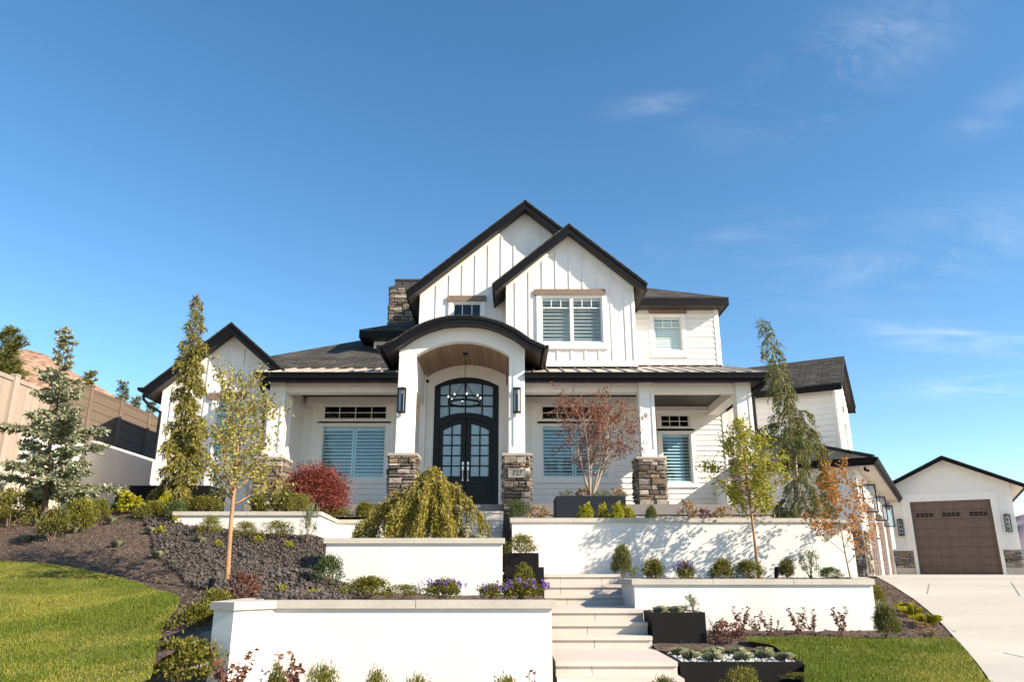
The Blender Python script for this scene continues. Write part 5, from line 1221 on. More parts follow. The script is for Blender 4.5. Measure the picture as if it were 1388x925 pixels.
# ================================================================== FENCES AND WALLS AT LEFT
FX = -11.9
fb = empty('fence', (FX, 23.5, 3.0), 'brown horizontal board fence running back beside the left gable', 'fence')
zt_f = Z(511, 20.0)*1.0
b = MB(); y0, y1 = 19.9, 27.4; zt_f = P(86, 511, 19.5).z
posts = [22.1-2.0+2.0*i for i in range(5)]
z = zt_f-1.85; k = 0
yq = []
for pxp in (121, 161, 199):
    u = (pxp-694)/FO; 
    for it in range(30): pass
    # post where the ray's vertical plane meets the fence line
    pyy = {121:545, 161:565, 199:580}[pxp]; v = (462.5-pyy)/FO; yq.append(FX/u*(CT-v*ST))
posts = [yq[0]-(yq[1]-yq[0])]+yq+[yq[2]+(yq[1]-yq[0])*.95]
for pa, pb_ in zip(posts, posts[1:]):
    z = zt_f-2.1
    while z < zt_f-.04:
        b.box(FX-.02, FX+.005, pa+.05, pb_-.05, z+.006, min(z+.255, zt_f)-.006); z += .255
    b.box(FX-.03, FX+.012, pa+.05, pb_-.05, zt_f-.002, zt_f+.03)
b.build('fence_board', M_BRN, fb)
b = MB(); b.box(FX-.045, FX-.03, posts[0], posts[-1], zt_f-2.1, zt_f-.02); b.build('fence_backing', M_BLACK, fb)
for y in posts:
    b = MB(); b.bbox(FX-.06, FX+.06, y-.06, y+.06, 1.4, zt_f+.06, .008); b.bbox(FX-.075, FX+.075, y-.075, y+.075, zt_f+.061, zt_f+.10, .01); b.build('fence_post', M_BRNP, fb)
ft = empty('fence', (FX, 17.5, 2.8), 'tan vertical board fence in full sun behind the blue spruce', 'fence')
zt_t = P(40, 519.5, 18.16).z
b = MB(); b.box(FX-.03, FX, 13.0, 19.25, 2.2, zt_t-.10); b.box(FX-.05, FX+.03, 13.0, 19.25, zt_t-.10, zt_t); b.box(FX-.05, FX+.03, 13.0, 19.25, 2.3, 2.42); b.build('fence_board', M_TAN, ft)
yp = FX/((11-694)/FO)*(CT-(462.5-560)/FO*ST)
for y in (yp, yp-2.4, yp-4.8):
    b = MB(); b.bbox(FX-.06, FX+.09, y-.08, y+.08, 1.4, zt_t+.03, .008); b.bbox(FX-.07, FX+.10, y-.09, y+.09, zt_t+.031, zt_t+.07, .01); b.build('fence_post', M_TANP, ft)
# inner-corner retaining wall: sunlit leg, other leg angled to fall in shade, top sloping
ca = P(118, 597, 19.5); cb = P(207, 626, 17.4)
M_STG = surf('shade_grey_stucco', (0.52, 0.50, 0.47), 0.9, 0.05, 1.2, 0.2, 80)  # darker copy of the stucco, shade of this leg put into the colour
rw = empty('retaining_wall', (ca.x, ca.y, 1.2), 'plain rendered wall coloured grey for its shade with a sloping top, under the brown fence', 'wall')
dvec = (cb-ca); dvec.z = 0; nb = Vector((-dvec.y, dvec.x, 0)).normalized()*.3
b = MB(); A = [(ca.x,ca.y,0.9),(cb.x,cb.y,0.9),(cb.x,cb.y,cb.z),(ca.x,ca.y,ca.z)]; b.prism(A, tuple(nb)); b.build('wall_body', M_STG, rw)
d2 = Vector((-.6,-.8,0)); q = ca+d2*7
rw = empty('retaining_wall', (ca.x+d2.x*3, ca.y+d2.y*3, 1.2), 'bright white rendered wall behind the blue spruce, below the tan fence', 'wall')
n2_ = Vector((-.8,.6,0))*.3; zw = P(70, 592, 18.7).z
b = MB(); A = [(q.x,q.y,0.9),(ca.x-.05,ca.y-.06,0.9),(ca.x-.05,ca.y-.06,zw),(q.x,q.y,zw)]; b.prism(A, tuple(n2_)); b.build('wall_body', M_STUC, rw)
b = MB(); b.box(-16, -11.2, 15, 34, 0.5, 2.2); b.box(-14,-10.9,19.9,34,.6,2.9); tag(b.build('ground', M_GROUND), kind='structure')
# ================================================================== VEGETATION
def unit(a): return a/np.maximum(np.linalg.norm(a, axis=1, keepdims=True), 1e-9)
def leafV(C, D, L, W, mid=0.45, fold=0.0):
    n = len(C); D = unit(D); r = unit(rng.normal(size=(n,3))); S = unit(np.cross(D, r)); L = np.broadcast_to(np.asarray(L), (n,))[:,None]; W = np.broadcast_to(np.asarray(W), (n,))[:,None]
    V = np.empty((n,4,3)); V[:,0] = C; V[:,1] = C+D*L*mid+S*W/2; V[:,2] = C+D*L; V[:,3] = C+D*L*mid-S*W/2
    return V.reshape(-1,3)
def leafobj(name, Vs, mat, parent):
    V = np.concatenate(Vs) if isinstance(Vs, list) else Vs
    return npmesh(name, V, np.arange(len(V)).reshape(-1,4), mat, parent=parent)
def put(e, loc): e.location = loc
# every plant is built standing on the origin, then placed
def shrub(name, mat, w, h, n, lL=.035, lW=.018, lump=.22, low=.0, up=.5, stems=8, bark=None, gap=.25, shell=.55, names=('foliage','stem')):
    """rounded bush of separate leaves: bumpy outline, leaves gathered in sprays with gaps between"""
    e = empty(name, (0,0,0)); bumps = unit(rng.normal(size=(16,3))); amp = rng.uniform(-lump, lump, 16)
    ns_ = max(20, n//14)
    d = unit(rng.normal(size=(ns_,3))); d[:,2] = np.where(d[:,2] < -.75, -d[:,2], d[:,2])
    rad = 1+((np.clip(d@bumps.T, 0, 1)**3)*amp).sum(1)
    rr = (shell+(1-shell)*rng.random(ns_)**.6)*rad
    lowr = np.where(d[:,2] < 0, 1.12-.1*d[:,2], 1.0)
    cen = d*rr[:,None]*np.array([w/2, w/2, h/2])*.92; cen[:,:2] *= lowr[:,None]; cen[:,2] += h*.5+low
    cen[:,2] = np.maximum(cen[:,2], .03)
    k = rng.integers(0, ns_, n); s = w*.075
    C = cen[k]+rng.normal(0, s, (n,3))*np.array([1,1,.9]); C[:,2] = np.maximum(C[:,2], .01)
    D = d[k]*.7+rng.normal(0, .55, (n,3))+np.array([0,0,up])
    leafobj(names[0], leafV(C, D, lL*rng.uniform(.7,1.3,n), lW*rng.uniform(.7,1.3,n)), mat, e)
    if stems:
        b = MB()
        for i in range(stems):
            j = rng.integers(0, ns_); p = cen[j]; b.tube([(rng.normal(0,.02), rng.normal(0,.02), -.03), (p[0]*.4, p[1]*.4, p[2]*.5), tuple(p)], [.008,.006,.003], 5)
        b.build(names[1], bark or M_BARK, e, uv=False)
    return e
def tuft(name, mat, w, h, n, bw=.008, droop=.5):
    """grass tuft: arching blades of three segments, one mesh"""
    th = rng.uniform(0, 2*np.pi, n); r0 = w*.12*np.sqrt(rng.random(n)); L = h*rng.uniform(.6, 1.1, n); out = rng.random(n)**.7*w*.5
    V = np.empty((n,5,3)); c, s = np.cos(th), np.sin(th); px_, py_ = -s*bw/2, c*bw/2
    b0 = np.c_[c*r0, s*r0, np.zeros(n)]; m0 = np.c_[c*(r0+out*.45), s*(r0+out*.45), L*.75]; t0 = np.c_[c*(r0+out), s*(r0+out), L*(1-droop*out/(w*.5)*.6)]
    P_ = np.c_[px_, py_, np.zeros(n)]
    V[:,0] = b0-P_; V[:,1] = b0+P_; V[:,2] = m0+P_*.8; V[:,3] = t0; V[:,4] = m0-P_*.8
    F = np.arange(5*n).reshape(n,5)
    return npmesh(name, V.reshape(-1,3), F, mat)
def polyl(p0, d, L, n, bend, jit=.12):
    """wandering path"""
    p = np.array(p0, float); d = np.array(d, float); d /= np.linalg.norm(d); out = [p.copy()]
    for i in range(n):
        d = d+np.array(bend)/n+rng.normal(0, jit, 3)/math.sqrt(n); d /= np.linalg.norm(d); p = p+d*L/n; out.append(p.copy())
    return out
def decid(name, mat, bark, h, clear, w, nlimb, leafn, lL, lW, asc=0.9, trunk_r=.03, lean=(0,0), sub=5, droop=.4, multi=1, zfun=None, spread=.06, bare=.15, twig_r=.004, profile=None, limb_bend=(0,0,.25)):
    """broadleaf tree: tapered trunk(s), limbs, twigs; leaves hang along the twigs"""
    e = empty(name, (0,0,0)); tb = MB(); ends = []; twigs = []
    for mI in range(multi):
        a = 2*math.pi*mI/max(1,multi)+.4
        d0 = (lean[0]+(.30*math.cos(a) if multi > 1 else 0), lean[1]+(.30*math.sin(a) if multi > 1 else 0), 1)
        tr = polyl((0,0,-.05), d0, h*(1 if multi == 1 else .62), 12, (-lean[0]*.6, -lean[1]*.6, .2), .05)
        rad = [trunk_r*(1-.88*i/12) for i in range(13)]; tb.tube(tr, rad, 8)
        for i in range(nlimb):
            f = clear+(1-clear)*(i+rng.random()*.8)/nlimb*.97; fi = f*12; i0 = min(int(fi), 11); p = np.array(tr[i0])+(np.array(tr[i0+1])-np.array(tr[i0]))*(fi-i0)
            a = i*2.4+rng.normal(0,.4); g = (f-clear)/(1-clear)
            prf = profile(g) if profile else (.55+.45*math.sin(math.pi*min(1,g*.9+.15)))*(1-.55*g)
            L = w*.62*prf*rng.uniform(.75,1.2)
            d = np.array([math.cos(a), math.sin(a), asc*rng.uniform(.7,1.35)])
            if multi > 1: d += np.array([d0[0], d0[1], 0])*.7
            lb = polyl(p, d, L*math.sqrt(1+asc*asc)*.85, 6, limb_bend, .18); tb.tube(lb, [max(.0025, rad[i0]*.55*(1-.8*k/6)) for k in range(7)], 5); ends.append(lb)
            for k in range(sub):
                j = rng.integers(1, 7); q = lb[j]; dd = np.array(lb[j])-np.array(lb[j-1]); dd /= np.linalg.norm(dd)
                tw = polyl(q, dd+rng.normal(0,.7,3), L*rng.uniform(.22,.5), 4, (0,0,-droop*.3), .25); tb.tube(tw, [twig_r*(1-.6*x/4) for x in range(5)], 4, cap=False); twigs.append(tw)
            twigs.append(lb[2:])
        twigs.append(tr[9:])
    tb.build('trunk', bark, e, smooth=True, uv=False)
    tw = [np.array(t) for t in twigs]; C = []; Dv = []
    wt = np.array([np.linalg.norm(np.diff(t, axis=0), axis=1).sum() for t in tw]); wt = wt/wt.sum()
    wt = wt*rng.uniform(.3, 1.7, len(wt)); wt /= wt.sum()
    idx = rng.choice(len(tw), leafn, p=wt)
    for i in idx:
        t = tw[i]; u = (bare+(1-bare)*rng.random())*(len(t)-1); a = min(int(u), len(t)-2); q = t[a]+(t[a+1]-t[a])*(u-a); C.append(q); Dv.append(t[a+1]-t[a])
    C = np.array(C)+rng.normal(0, spread*.35, (leafn,3)); D = unit(np.array(Dv))*.5+rng.normal(0,.6,(leafn,3))+np.array([0,0,-droop])
    leafobj('crown', leafV(C, D, lL*rng.uniform(.65,1.25,leafn), lW*rng.uniform(.7,1.2,leafn), .42), mat, e)
    return e
def conifer(name, mat, bark, h, w, nb, dens, nL, nW, droop=.3, hang=.5, asc=.1, clear=.04, lean=None, trunk_r=.05, prof=None, tipbare=.0, kink=.05, sec=.42, hangL=.0, brk=1.0, jit=.5):
    """conifer: trunk, rings of drooping boughs, each bough with side twigs carrying needle sprays"""
    e = empty(name, (0,0,0)); tb = MB(); V = []
    tr = [np.array((0,0,-.05))]; x = y = 0
    for i in range(1, 15):
        z = h*i/14; lx, ly = (lean(i/14) if lean else (0,0)); tr.append(np.array((lx+rng.normal(0,kink)*.3, ly+rng.normal(0,kink)*.3, z)))
    tb.tube(tr, [max(.006, trunk_r*(1-.93*i/14)) for i in range(15)], 7)
    def at(f): q = f*14; i = min(int(q), 13); return tr[i]+(tr[i+1]-tr[i])*(q-i)
    cs = []; ds = []
    for i in range(nb):
        f = clear+(1-clear)*((i+rng.random())/nb)**.92; g = (f-clear)/(1-clear)
        pr_ = prof(g) if prof else (1-g)**.8
        L = max(.05, w*.5*pr_*rng.uniform(.55,1.2)); a = i*2.399+rng.normal(0,.35)
        p = at(min(f,.995)); d = np.array([math.cos(a), math.sin(a), asc+.5*g])
        n = 7; bo = polyl(p, d, L, n, (0,0,-droop*1.2*(1-.4*g)), .10); bo = np.array(bo)
        tb.tube(bo, [max(.003, .014*(1-g*.6)*(1-k/n)) for k in range(n+1)], 4, cap=False)
        m_ = max(3, int(L*dens))
        for k in range(m_):
            u = (tipbare+(1-tipbare)*rng.random()**.8)*n; j = min(int(u), n-1); q = bo[j]+(bo[j+1]-bo[j])*(u-j); dd = bo[j+1]-bo[j]; dd /= np.linalg.norm(dd)
            side = np.cross(dd, (0,0,1)); side = side/np.linalg.norm(side)*rng.choice((-1,1))
            sd = dd*.65+side*rng.uniform(.2,1)+np.array([0,0,-hang*rng.uniform(.4,1.5)])+rng.normal(0,.15,3); sd /= np.linalg.norm(sd)
            sl_ = (sec*L*(1-.55*u/n)+.05)*rng.uniform(.5,1.1)+hangL*rng.random()
            t = max(2, int(sl_/(nL*.33)))
            for s_ in range(t):
                fr = s_/t; sd2 = sd+np.array([0,0,-hang*fr*.9]); cs.append(q+sd2*sl_*fr); ds.append(sd2)
    # leader sprays
    for k in range(int(26*brk)): f = 1-.10*rng.random(); cs.append(at(min(f,.999))); ds.append(np.array([rng.normal(0,.6), rng.normal(0,.6), .9]))
    C = np.array(cs); D = np.array(ds); n = len(C); reps = []
    for r_ in range(3):
        D2 = unit(D)+rng.normal(0,jit,(n,3)); reps.append(leafV(C+rng.normal(0,nL*.10,(n,3)), D2, nL*rng.uniform(.7,1.25,n), nW*rng.uniform(.7,1.3,n), .5))
    tb.build('trunk', bark, e, smooth=True, uv=False); leafobj('crown', reps, mat, e)
    return e
def finish(e, loc, label, cat, group=None, rz=0., sc_=None):
    e.location = loc; e.rotation_euler = (0,0,rz)
    if sc_: e.scale = sc_ if hasattr(sc_,'__len__') else (sc_,)*3
    return tag(e, label, cat, group)
def hgt(px, top, Y, zg): return P(px, top, Y).z-zg

# ---- trees --------------------------------------------------------------------------------
def tree_at(px, base_py, Y=None, H=None, zg=None):
    if H is not None: p = PH(px, base_py, H); return p
    return P(px, base_py, Y)
# blue spruce, far left
Y = 15.2; zg = HL(X(62,660,Y), Y); xq = X(62,690,Y); hh = hgt(90, 445, Y, zg)
e = conifer('spruce_tree', L_BLU, M_BARK, hh, 1.95, 66, 56, .085, .034, droop=.22, hang=.12, asc=.25, clear=.10, trunk_r=.06, lean=lambda f: (-.24*f, 0), prof=lambda g: (1.0-.25*g if g < .35 else .72-.62*(g-.35)/.65)*(.9+.25*math.sin(g*23)), sec=.40)
finish(e, (xq, Y, zg-.02), 'lopsided blue green spruce in front of the tan fence', 'tree')
# tall weeping spruce by the left gable
Y = 16.3; xq = X(243,668,Y); zg = HL(xq, Y); hh = hgt(268, 400, Y, zg)
e = conifer('spruce_tree', L_SPR, M_BARK, hh, 1.2, 104, 48, .10, .022, jit=.40, droop=.75, hang=.75, asc=.10, clear=.06, trunk_r=.05, lean=lambda f: (-.16*f, 0), prof=lambda g: (.10+.90*(1-g)**.85)*(.72+.5*abs(math.sin(g*31))), sec=.34, hangL=.10)
finish(e, (xq, Y, zg-.02), 'tall narrow olive green spruce beside the left gable', 'tree')
# slim young tree with orange bark in the lava rock
p = PH(308, 790, HL, 6, 14); Y = p.y; hh = hgt(318, 512, Y, p.z)
e = decid('young_tree', L_BIR, M_BARKO, hh*1.03, 0.36, 1.3, 28, 3700, .056, .036, asc=.66, trunk_r=.040, lean=(-.03,0), sub=10, droop=.6, spread=.16, profile=lambda g: (1.0-.50*g))
finish(e, (p.x, p.y, p.z-.02), 'slim young tree with orange bark growing from the lava rock', 'tree')
# yellow-green tree in the lower right bed
Y = 13.15; xq = X(1029, 777, Y); hh = hgt(1018, 560, Y, -.12)
e = decid('young_tree', L_PEAR, M_BARKO, hh, 0.34, 1.25, 26, 5000, .054, .034, asc=.62, trunk_r=.030, lean=(-.03,0), sub=8, droop=.55, spread=.13, profile=lambda g: (.62+.9*g if g < .3 else .95-.95*(g-.3)/.7))
finish(e, (xq, Y, -.13), 'yellow green young tree standing in the bed before the tall white wall', 'tree')
# weeping cedar right of the porch
Y = 16.8; zg = .55; xq = X(1088, 705, Y); hh = hgt(1040, 433, Y, zg)
def cedar_lean(f): return ((-.10*f if f < .6 else -.06-.95*(f-.6)**1.6*2.0), 0)
e = conifer('cedar_tree', L_CED, M_BARKP, hh, 1.65, 78, 34, .10, .018, jit=.36, droop=.85, hang=.9, asc=.05, clear=.08, trunk_r=.06, lean=cedar_lean, prof=lambda g: (.62+.25*math.sin(g*17) if g < .55 else .62*(1-g)+.16), sec=.34, hangL=.16)
# two long level boughs
finish(e, (xq, Y, zg), 'tall weeping cedar with a bent tip beside the porch corner', 'tree')
# small narrow spruce behind the orange tree
Y = 17.6; zg = .0; xq = X(1127, 715, Y); hh = hgt(1128, 604, Y, zg)
e = conifer('spruce_tree', L_SPR, M_BARK, hh, .55, 60, 60, .08, .022, droop=.5, hang=.5, asc=.1, clear=.25, trunk_r=.03, prof=lambda g: .35+.6*(1-g), sec=.4)
finish(e, (xq, Y, zg), 'thin pointed spruce behind the small orange tree', 'tree')
# orange small tree
Y = 13.2; zg = -.12; xq = X(1153, 778, Y); hh = hgt(1120, 640, Y, zg)
e = decid('young_tree', L_ORA, M_BARKP, hh, 0.18, 1.3, 14, 1500, .062, .036, asc=.75, trunk_r=.018, lean=(-.12,0), sub=6, droop=.35, spread=.12, profile=lambda g: 1.0-.55*g)
finish(e, (xq, Y, zg), 'small tree with bright orange autumn leaves by the garage wing', 'tree')
# red upright maple in the slate planter
Y = 17.55; zg = 1.56; xq = X(800, 672, Y); hh = hgt(860, 512, Y, zg)*1.12
e = decid('maple_tree', L_REDB, M_BARKP, hh, 0.28, 1.75, 10, 7000, .055, .028, asc=1.15, trunk_r=.036, sub=6, droop=.2, multi=5, spread=.10, bare=.3, profile=lambda g: .85-.25*g, limb_bend=(.18,0,.2), lean=(.13,0))
finish(e, (xq, Y, zg), 'sparse red Japanese maple with several stems in the slate planter', 'tree')
# red lace-leaf maple mound
Y = 17.6; xq = X(425, 690, Y); zg = 1.15; hh = hgt(425, 627, Y, zg)
def mound(name, mat, bark, w, h, arms, n, lL, lW, hang=.6):
    e = empty(name, (0,0,0)); tb = MB(); C = []; D = []
    for i in range(arms):
        a = 2*math.pi*i/arms+rng.normal(0,.2); r = w*.5*rng.uniform(.55,1.0); pk = h*rng.uniform(.72,1.0)
        path = []
        for k in range(9):
            u = k/8; path.append(np.array([math.cos(a)*r*u, math.sin(a)*r*u, .3*h*(1-u)*min(1,u*4+.3)+pk*math.sin(math.pi*min(1,(.18+u*.62)))*(.95 if u < .6 else .95-.55*(u-.6)/.4)])+rng.normal(0,.02,3))
        path[0] = np.array([0,0,0]); tb.tube(path, [max(.004,.022*(1-k/8)) for k in range(9)], 5)
        m_ = n//arms
        u = rng.random(m_)**.6*8; j = np.minimum(u.astype(int), 7); P_ = np.array(path); q = P_[j]+(P_[j+1]-P_[j])*(u-j)[:,None]
        C.append(q+rng.normal(0,w*.055,(m_,3))*np.array([1,1,.55])); D.append(np.c_[np.cos(a)+rng.normal(0,.6,m_), np.sin(a)+rng.normal(0,.6,m_), -hang+rng.normal(0,.4,m_)])
    C = np.concatenate(C); D = np.concatenate(D); C[:,2] = np.maximum(C[:,2], .05)
    tb.build('trunk', bark, e, smooth=True, uv=False); leafobj('crown', leafV(C, D, lL*rng.uniform(.7,1.3,len(C)), lW*rng.uniform(.7,1.3,len(C)), .4), mat, e)
    return e
e = shrub('maple_tree', L_RED, 1.66, hh*.90, 15000, .080, .020, .25, up=-.25, stems=14, shell=.35, names=('crown','trunk'))
finish(e, (xq, Y, zg), 'low domed red laceleaf maple left of the entry', 'tree')
# weeping conifer mound on the front terrace
def weeper(name, mat, bark, w, h, narm, nst, nL, nW):
    e = empty(name, (0,0,0)); tb = MB(); C = []; D = []
    for i in range(narm):
        a = 2*math.pi*(i+rng.random()*.6)/narm; q_ = rng.random(); r = w*.5*(.28+.80*q_)*(.88+.2*abs(math.cos(a))); top = h*(1.02-.30*q_*rng.uniform(.4,1.2)); dr = rng.uniform(.62,.86)
        path = []
        for k in range(10):
            u = k/9; z = top*(1-.06*u-dr*u**1.9)
            path.append(np.array([math.cos(a)*r*u**.9+h*.10*(1-u), math.sin(a)*r*u**.9, max(.05,z)])+rng.normal(0,.015,3))
        tb.tube([np.array([0,0,-.03]), np.array([0,0,h*.5])]+path[1:], [.045,.04]+[max(.005,.02*(1-k/9)) for k in range(9)], 5); P_ = np.array(path)
        for s_ in range(nst):
            u = (.04+.96*rng.random())*9; j = min(int(u), 8); q = P_[j]+(P_[j+1]-P_[j])*(u-j)+rng.normal(0,.03,3)
            L = min(q[2]*.92, rng.uniform(.10,.38)*(1+.5*u/9)); t = max(3, int(L/(nL*.30))); out = np.array([math.cos(a), math.sin(a), 0])*rng.uniform(0,.35)+rng.normal(0,.12,3)
            for k in range(t):
                f = k/t; C.append(q+out*L*f*(1-.3*f)+np.array([0,0,-L*f+.03*math.sin(f*3)])); D.append(out*.6+np.array([0,0,-1]))
    C = np.array(C); D = np.array(D); n = len(C); V = [leafV(C+rng.normal(0,.016,(n,3)), unit(D)+rng.normal(0,.6,(n,3)), nL*rng.uniform(.7,1.2,n), nW*rng.uniform(.7,1.2,n), .5) for _ in range(3)]
    tb.build('trunk', bark, e, smooth=True, uv=False); leafobj('crown', V, mat, e); return e
Y = 11.95; zg = .40; xq = X(574, 728, Y); hh = hgt(585, 641, Y, zg)
e = weeper('weeping_conifer', L_WEEP, M_BARK, 1.95, hh*1.05, 23, 50, .062, .016)
finish(e, (xq, Y, zg), 'golden green weeping conifer spilling over the front terrace', 'tree')
# pine and small treetops beyond the fences
Y = 24.0
for (px, top, Yq, w_, mat, lab) in ((2, 448, 23.0, 1.6, L_CED, 'dark pine tree beyond the tan fence at the left edge'),):
    zg = 2.0; e = conifer('pine_tree', mat, M_BARK, hgt(px, top, Yq, zg), 2.9, 80, 40, .17, .03, droop=.1, hang=-.05, asc=.5, clear=.1, trunk_r=.08, prof=lambda g: (1-g)**.6+.08, sec=.45)
    finish(e, (X(px,500,Yq), Yq, zg), lab, 'tree')
for (px, top, Yq, lab) in ((117, 507, 25.5, 'leftmost small conifer top above the brown fence'), (166, 520, 28.5, 'widest small conifer top above the brown fence'), (186, 541, 30.5, 'low round conifer top above the brown fence'), (207, 548, 31, 'conifer top above the fence nearest the left gable')):
    zg = 2.2; hh = hgt(px, top, Yq, zg); e = conifer('conifer_tree', L_CED if px != 117 else L_SPR, M_BARK, hh, .95, 70, 40, .12, .028, droop=.2, hang=.1, asc=.5, clear=.2, trunk_r=.04, prof=lambda g: .45+.5*(1-g), sec=.5)
    finish(e, (X(px,540,Yq), Yq, zg), lab, 'tree', 'conifers beyond the fence')

# ---- shrubs: a few built plants, copied ---------------------------------------------------
PRO = {}
def proto(key, w, h, fn): e = fn(); PRO[key] = (e, w, h, [False])
proto('box', .50, .42, lambda: shrub('boxwood_shrub', L_BOX, .50, .42, 3300, .036, .020, .42, up=.6))
proto('box2', .50, .40, lambda: shrub('boxwood_shrub', L_BOX, .50, .40, 2900, .038, .020, .55, up=.8))
proto('box3', .50, .40, lambda: shrub('boxwood_shrub', L_BOX, .50, .40, 2300, .034, .017, .75, up=1.0, shell=.4))
proto('box4', .50, .42, lambda: shrub('boxwood_shrub', L_OLV, .50, .42, 2600, .040, .018, .6, up=.8))
proto('green', .50, .55, lambda: shrub('green_shrub', L_GRN, .50, .55, 2200, .050, .018, .35, up=.9))
proto('lime', .45, .40, lambda: shrub('lime_shrub', L_YEL, .45, .40, 800, .075, .050, .3, up=.4))
proto('col', .28, .60, lambda: shrub('upright_shrub', L_BOX, .28, .60, 2000, .040, .016, .30, up=1.1))
proto('dark', .35, .55, lambda: shrub('dark_pine_shrub', L_CED, .35, .55, 2600, .075, .012, .3, up=1.2))
proto('rosy', .32, .40, lambda: shrub('grey_green_shrub', M_ROSY, .32, .40, 420, .055, .014, .4, up=1.0))
proto('lav', .50, .26, lambda: shrub('flowering_shrub', L_BOX, .50, .26, 2000, .040, .018, .3, up=.8))
proto('tan', .28, .26, lambda: shrub('tan_shrub', L_TANL, .28, .26, 330, .045, .026, .35, up=.6))
proto('bur', .40, .26, lambda: shrub('burgundy_shrub', L_BUR, .40, .26, 620, .045, .026, .35, up=.5))
proto('small', .25, .18, lambda: shrub('low_plant', L_YEL, .25, .18, 160, .05, .022, .3, up=.8, stems=0))
for k in ('lav',):
    e = PRO[k][0]; V = []; C = []; D = []
    for i in range(36):
        x, y = rng.normal(0,.14,2); L = rng.uniform(.10,.20); z = .12
        for t in range(9): C.append((x+rng.normal(0,.006), y+rng.normal(0,.006), z+L*(.35+.65*t/9))); D.append((rng.normal(0,.6), rng.normal(0,.6), .7))
    tag(leafobj('flower', leafV(np.array(C), np.array(D), .034, .026), L_PUR, e), kind='stuff')
def plant(key, px, top, wpx, Y, zg, label, cat='shrub', group=None, name=None, hmul=1., rz=None):
    if key == 'ball': key = 'box'
    elif key in ('box','box2'): key = random.choice(('box','box2','box3','box4'))
    e, w, h, used = PRO[key]; p = P(px, top, Y); H_ = max(.06, (p.z-zg)*hmul); Wd = wpx*Y/1027
    s = (Wd/w*.84, Wd/w*.84, H_/h*.95); rz = rng.uniform(0, 6.28) if rz is None else rz
    if not used[0]: used[0] = True; o = e; o.location = (p.x, Y, zg); o.scale = s; o.rotation_euler = (0,0,rz)
    else: o = dup(e, (p.x, Y, zg), s, rz)
    for c in ('label','group'):
        if c in o: del o[c]
    return tag(o, label, cat, group)
GB = 'rounded shrubs in the garden beds'
zb = lambda px, Y: HL(X(px,800,Y), Y)
# front terrace below the weeping conifer wall
plant('ball', 498, 779, 60, 9.3, zb(498,9.3), 'largest boxwood ball on the front terrace, left of three', group=GB)
plant('box2', 548, 794, 42, 9.3, zb(548,9.3), 'smallest boxwood on the front terrace, between two larger shrubs', group=GB)
plant('lav', 600, 788, 56, 9.3, zb(600,9.3), 'green shrub with purple spikes on the front terrace, right of two boxwoods', group='purple flowering plants')
plant('lav', 664, 794, 36, 9.2, zb(664,9.2), 'low shrub with few purple spikes near the end of the front terrace', group='purple flowering plants')
plant('lav', 705, 788, 66, 9.4, -.3, 'broad clump of purple flowers in front of the lower black planter', group='purple flowering plants')
plant('col', 711, 760, 30, 11.05, -.32, 'upright narrow shrub in front of the lower black planter box')
plant('box', 706, 727, 40, 12.5, .23, 'round yellow green shrub growing in the upper black planter box', group=GB)
# along the far low wall, in the lava rock
plant('box2', 286, 702, 30, 14.0, HL(X(286,720,14.0),14.0), 'small boxwood at the left end of the far low wall', group=GB)
plant('box2', 333, 709, 30, 14.0, HL(X(333,725,14),14.0), 'middle small boxwood before the far low wall', group=GB)
plant('box', 378, 708, 34, 14.0, HL(X(378,725,14),14.0), 'boxwood before the far low wall near its angled corner', group=GB)
plant('rosy', 420, 680, 24, 13.9, HL(X(420,725,13.9),13.9), 'thin upright grey green shrub at the corner of the far low wall')
plant('green', 445, 750, 40, 10.3, HL(X(445,800,10.3),10.3), 'loose dark green shrub at the left end of the conifer terrace wall')
plant('small', 427, 800, 26, 9.4, HL(X(427,810,9.4),9.4)-.01, 'lime ground cover plant in the lava rock beside the loose dark shrub', 'plant')
plant('bur', 333, 781, 46, 9.2, HL(X(333,800,9.2),9.2), 'low burgundy shrub right of the slim young tree trunk')
plant('box2', 297, 798, 44, 8.75, HL(X(297,810,8.75),8.75), 'flat boxwood peeking over the corner of the front wall', group=GB)
for px, py in ((240,708),(296,741),(350,735),(392,742),(383,802),(219,722)):
    p = PH(px, py+3, HL, 6, 18); plant('small', px, py-7, 17, p.y, p.z-.02, 'tiny yellow green plant sprouting in the lava rock slope', 'plant', 'tiny plants in the lava rock')
# beds above the far low wall
for px, top, w, Yq, z0, lab in ((278,671,40,16.2,None,'low olive shrub left of the stone column base'),(352,668,34,17.0,1.1,'yellow green shrub at the foot of the left stone column'),(385,664,52,16.4,1.1,'widest green shrub under the red laceleaf maple'),(408,672,30,15.6,1.06,'small green shrub in front of the red laceleaf maple'),(455,684,40,17.6,1.12,'dark green shrub right of the red laceleaf maple'),(494,680,34,17.6,1.12,'green shrub just left of the weeping conifer')):
    plant('box2' if px != 352 else 'box', px, top, w, Yq, HL(X(px,690,Yq),Yq) if z0 is None else z0, lab, group=GB)
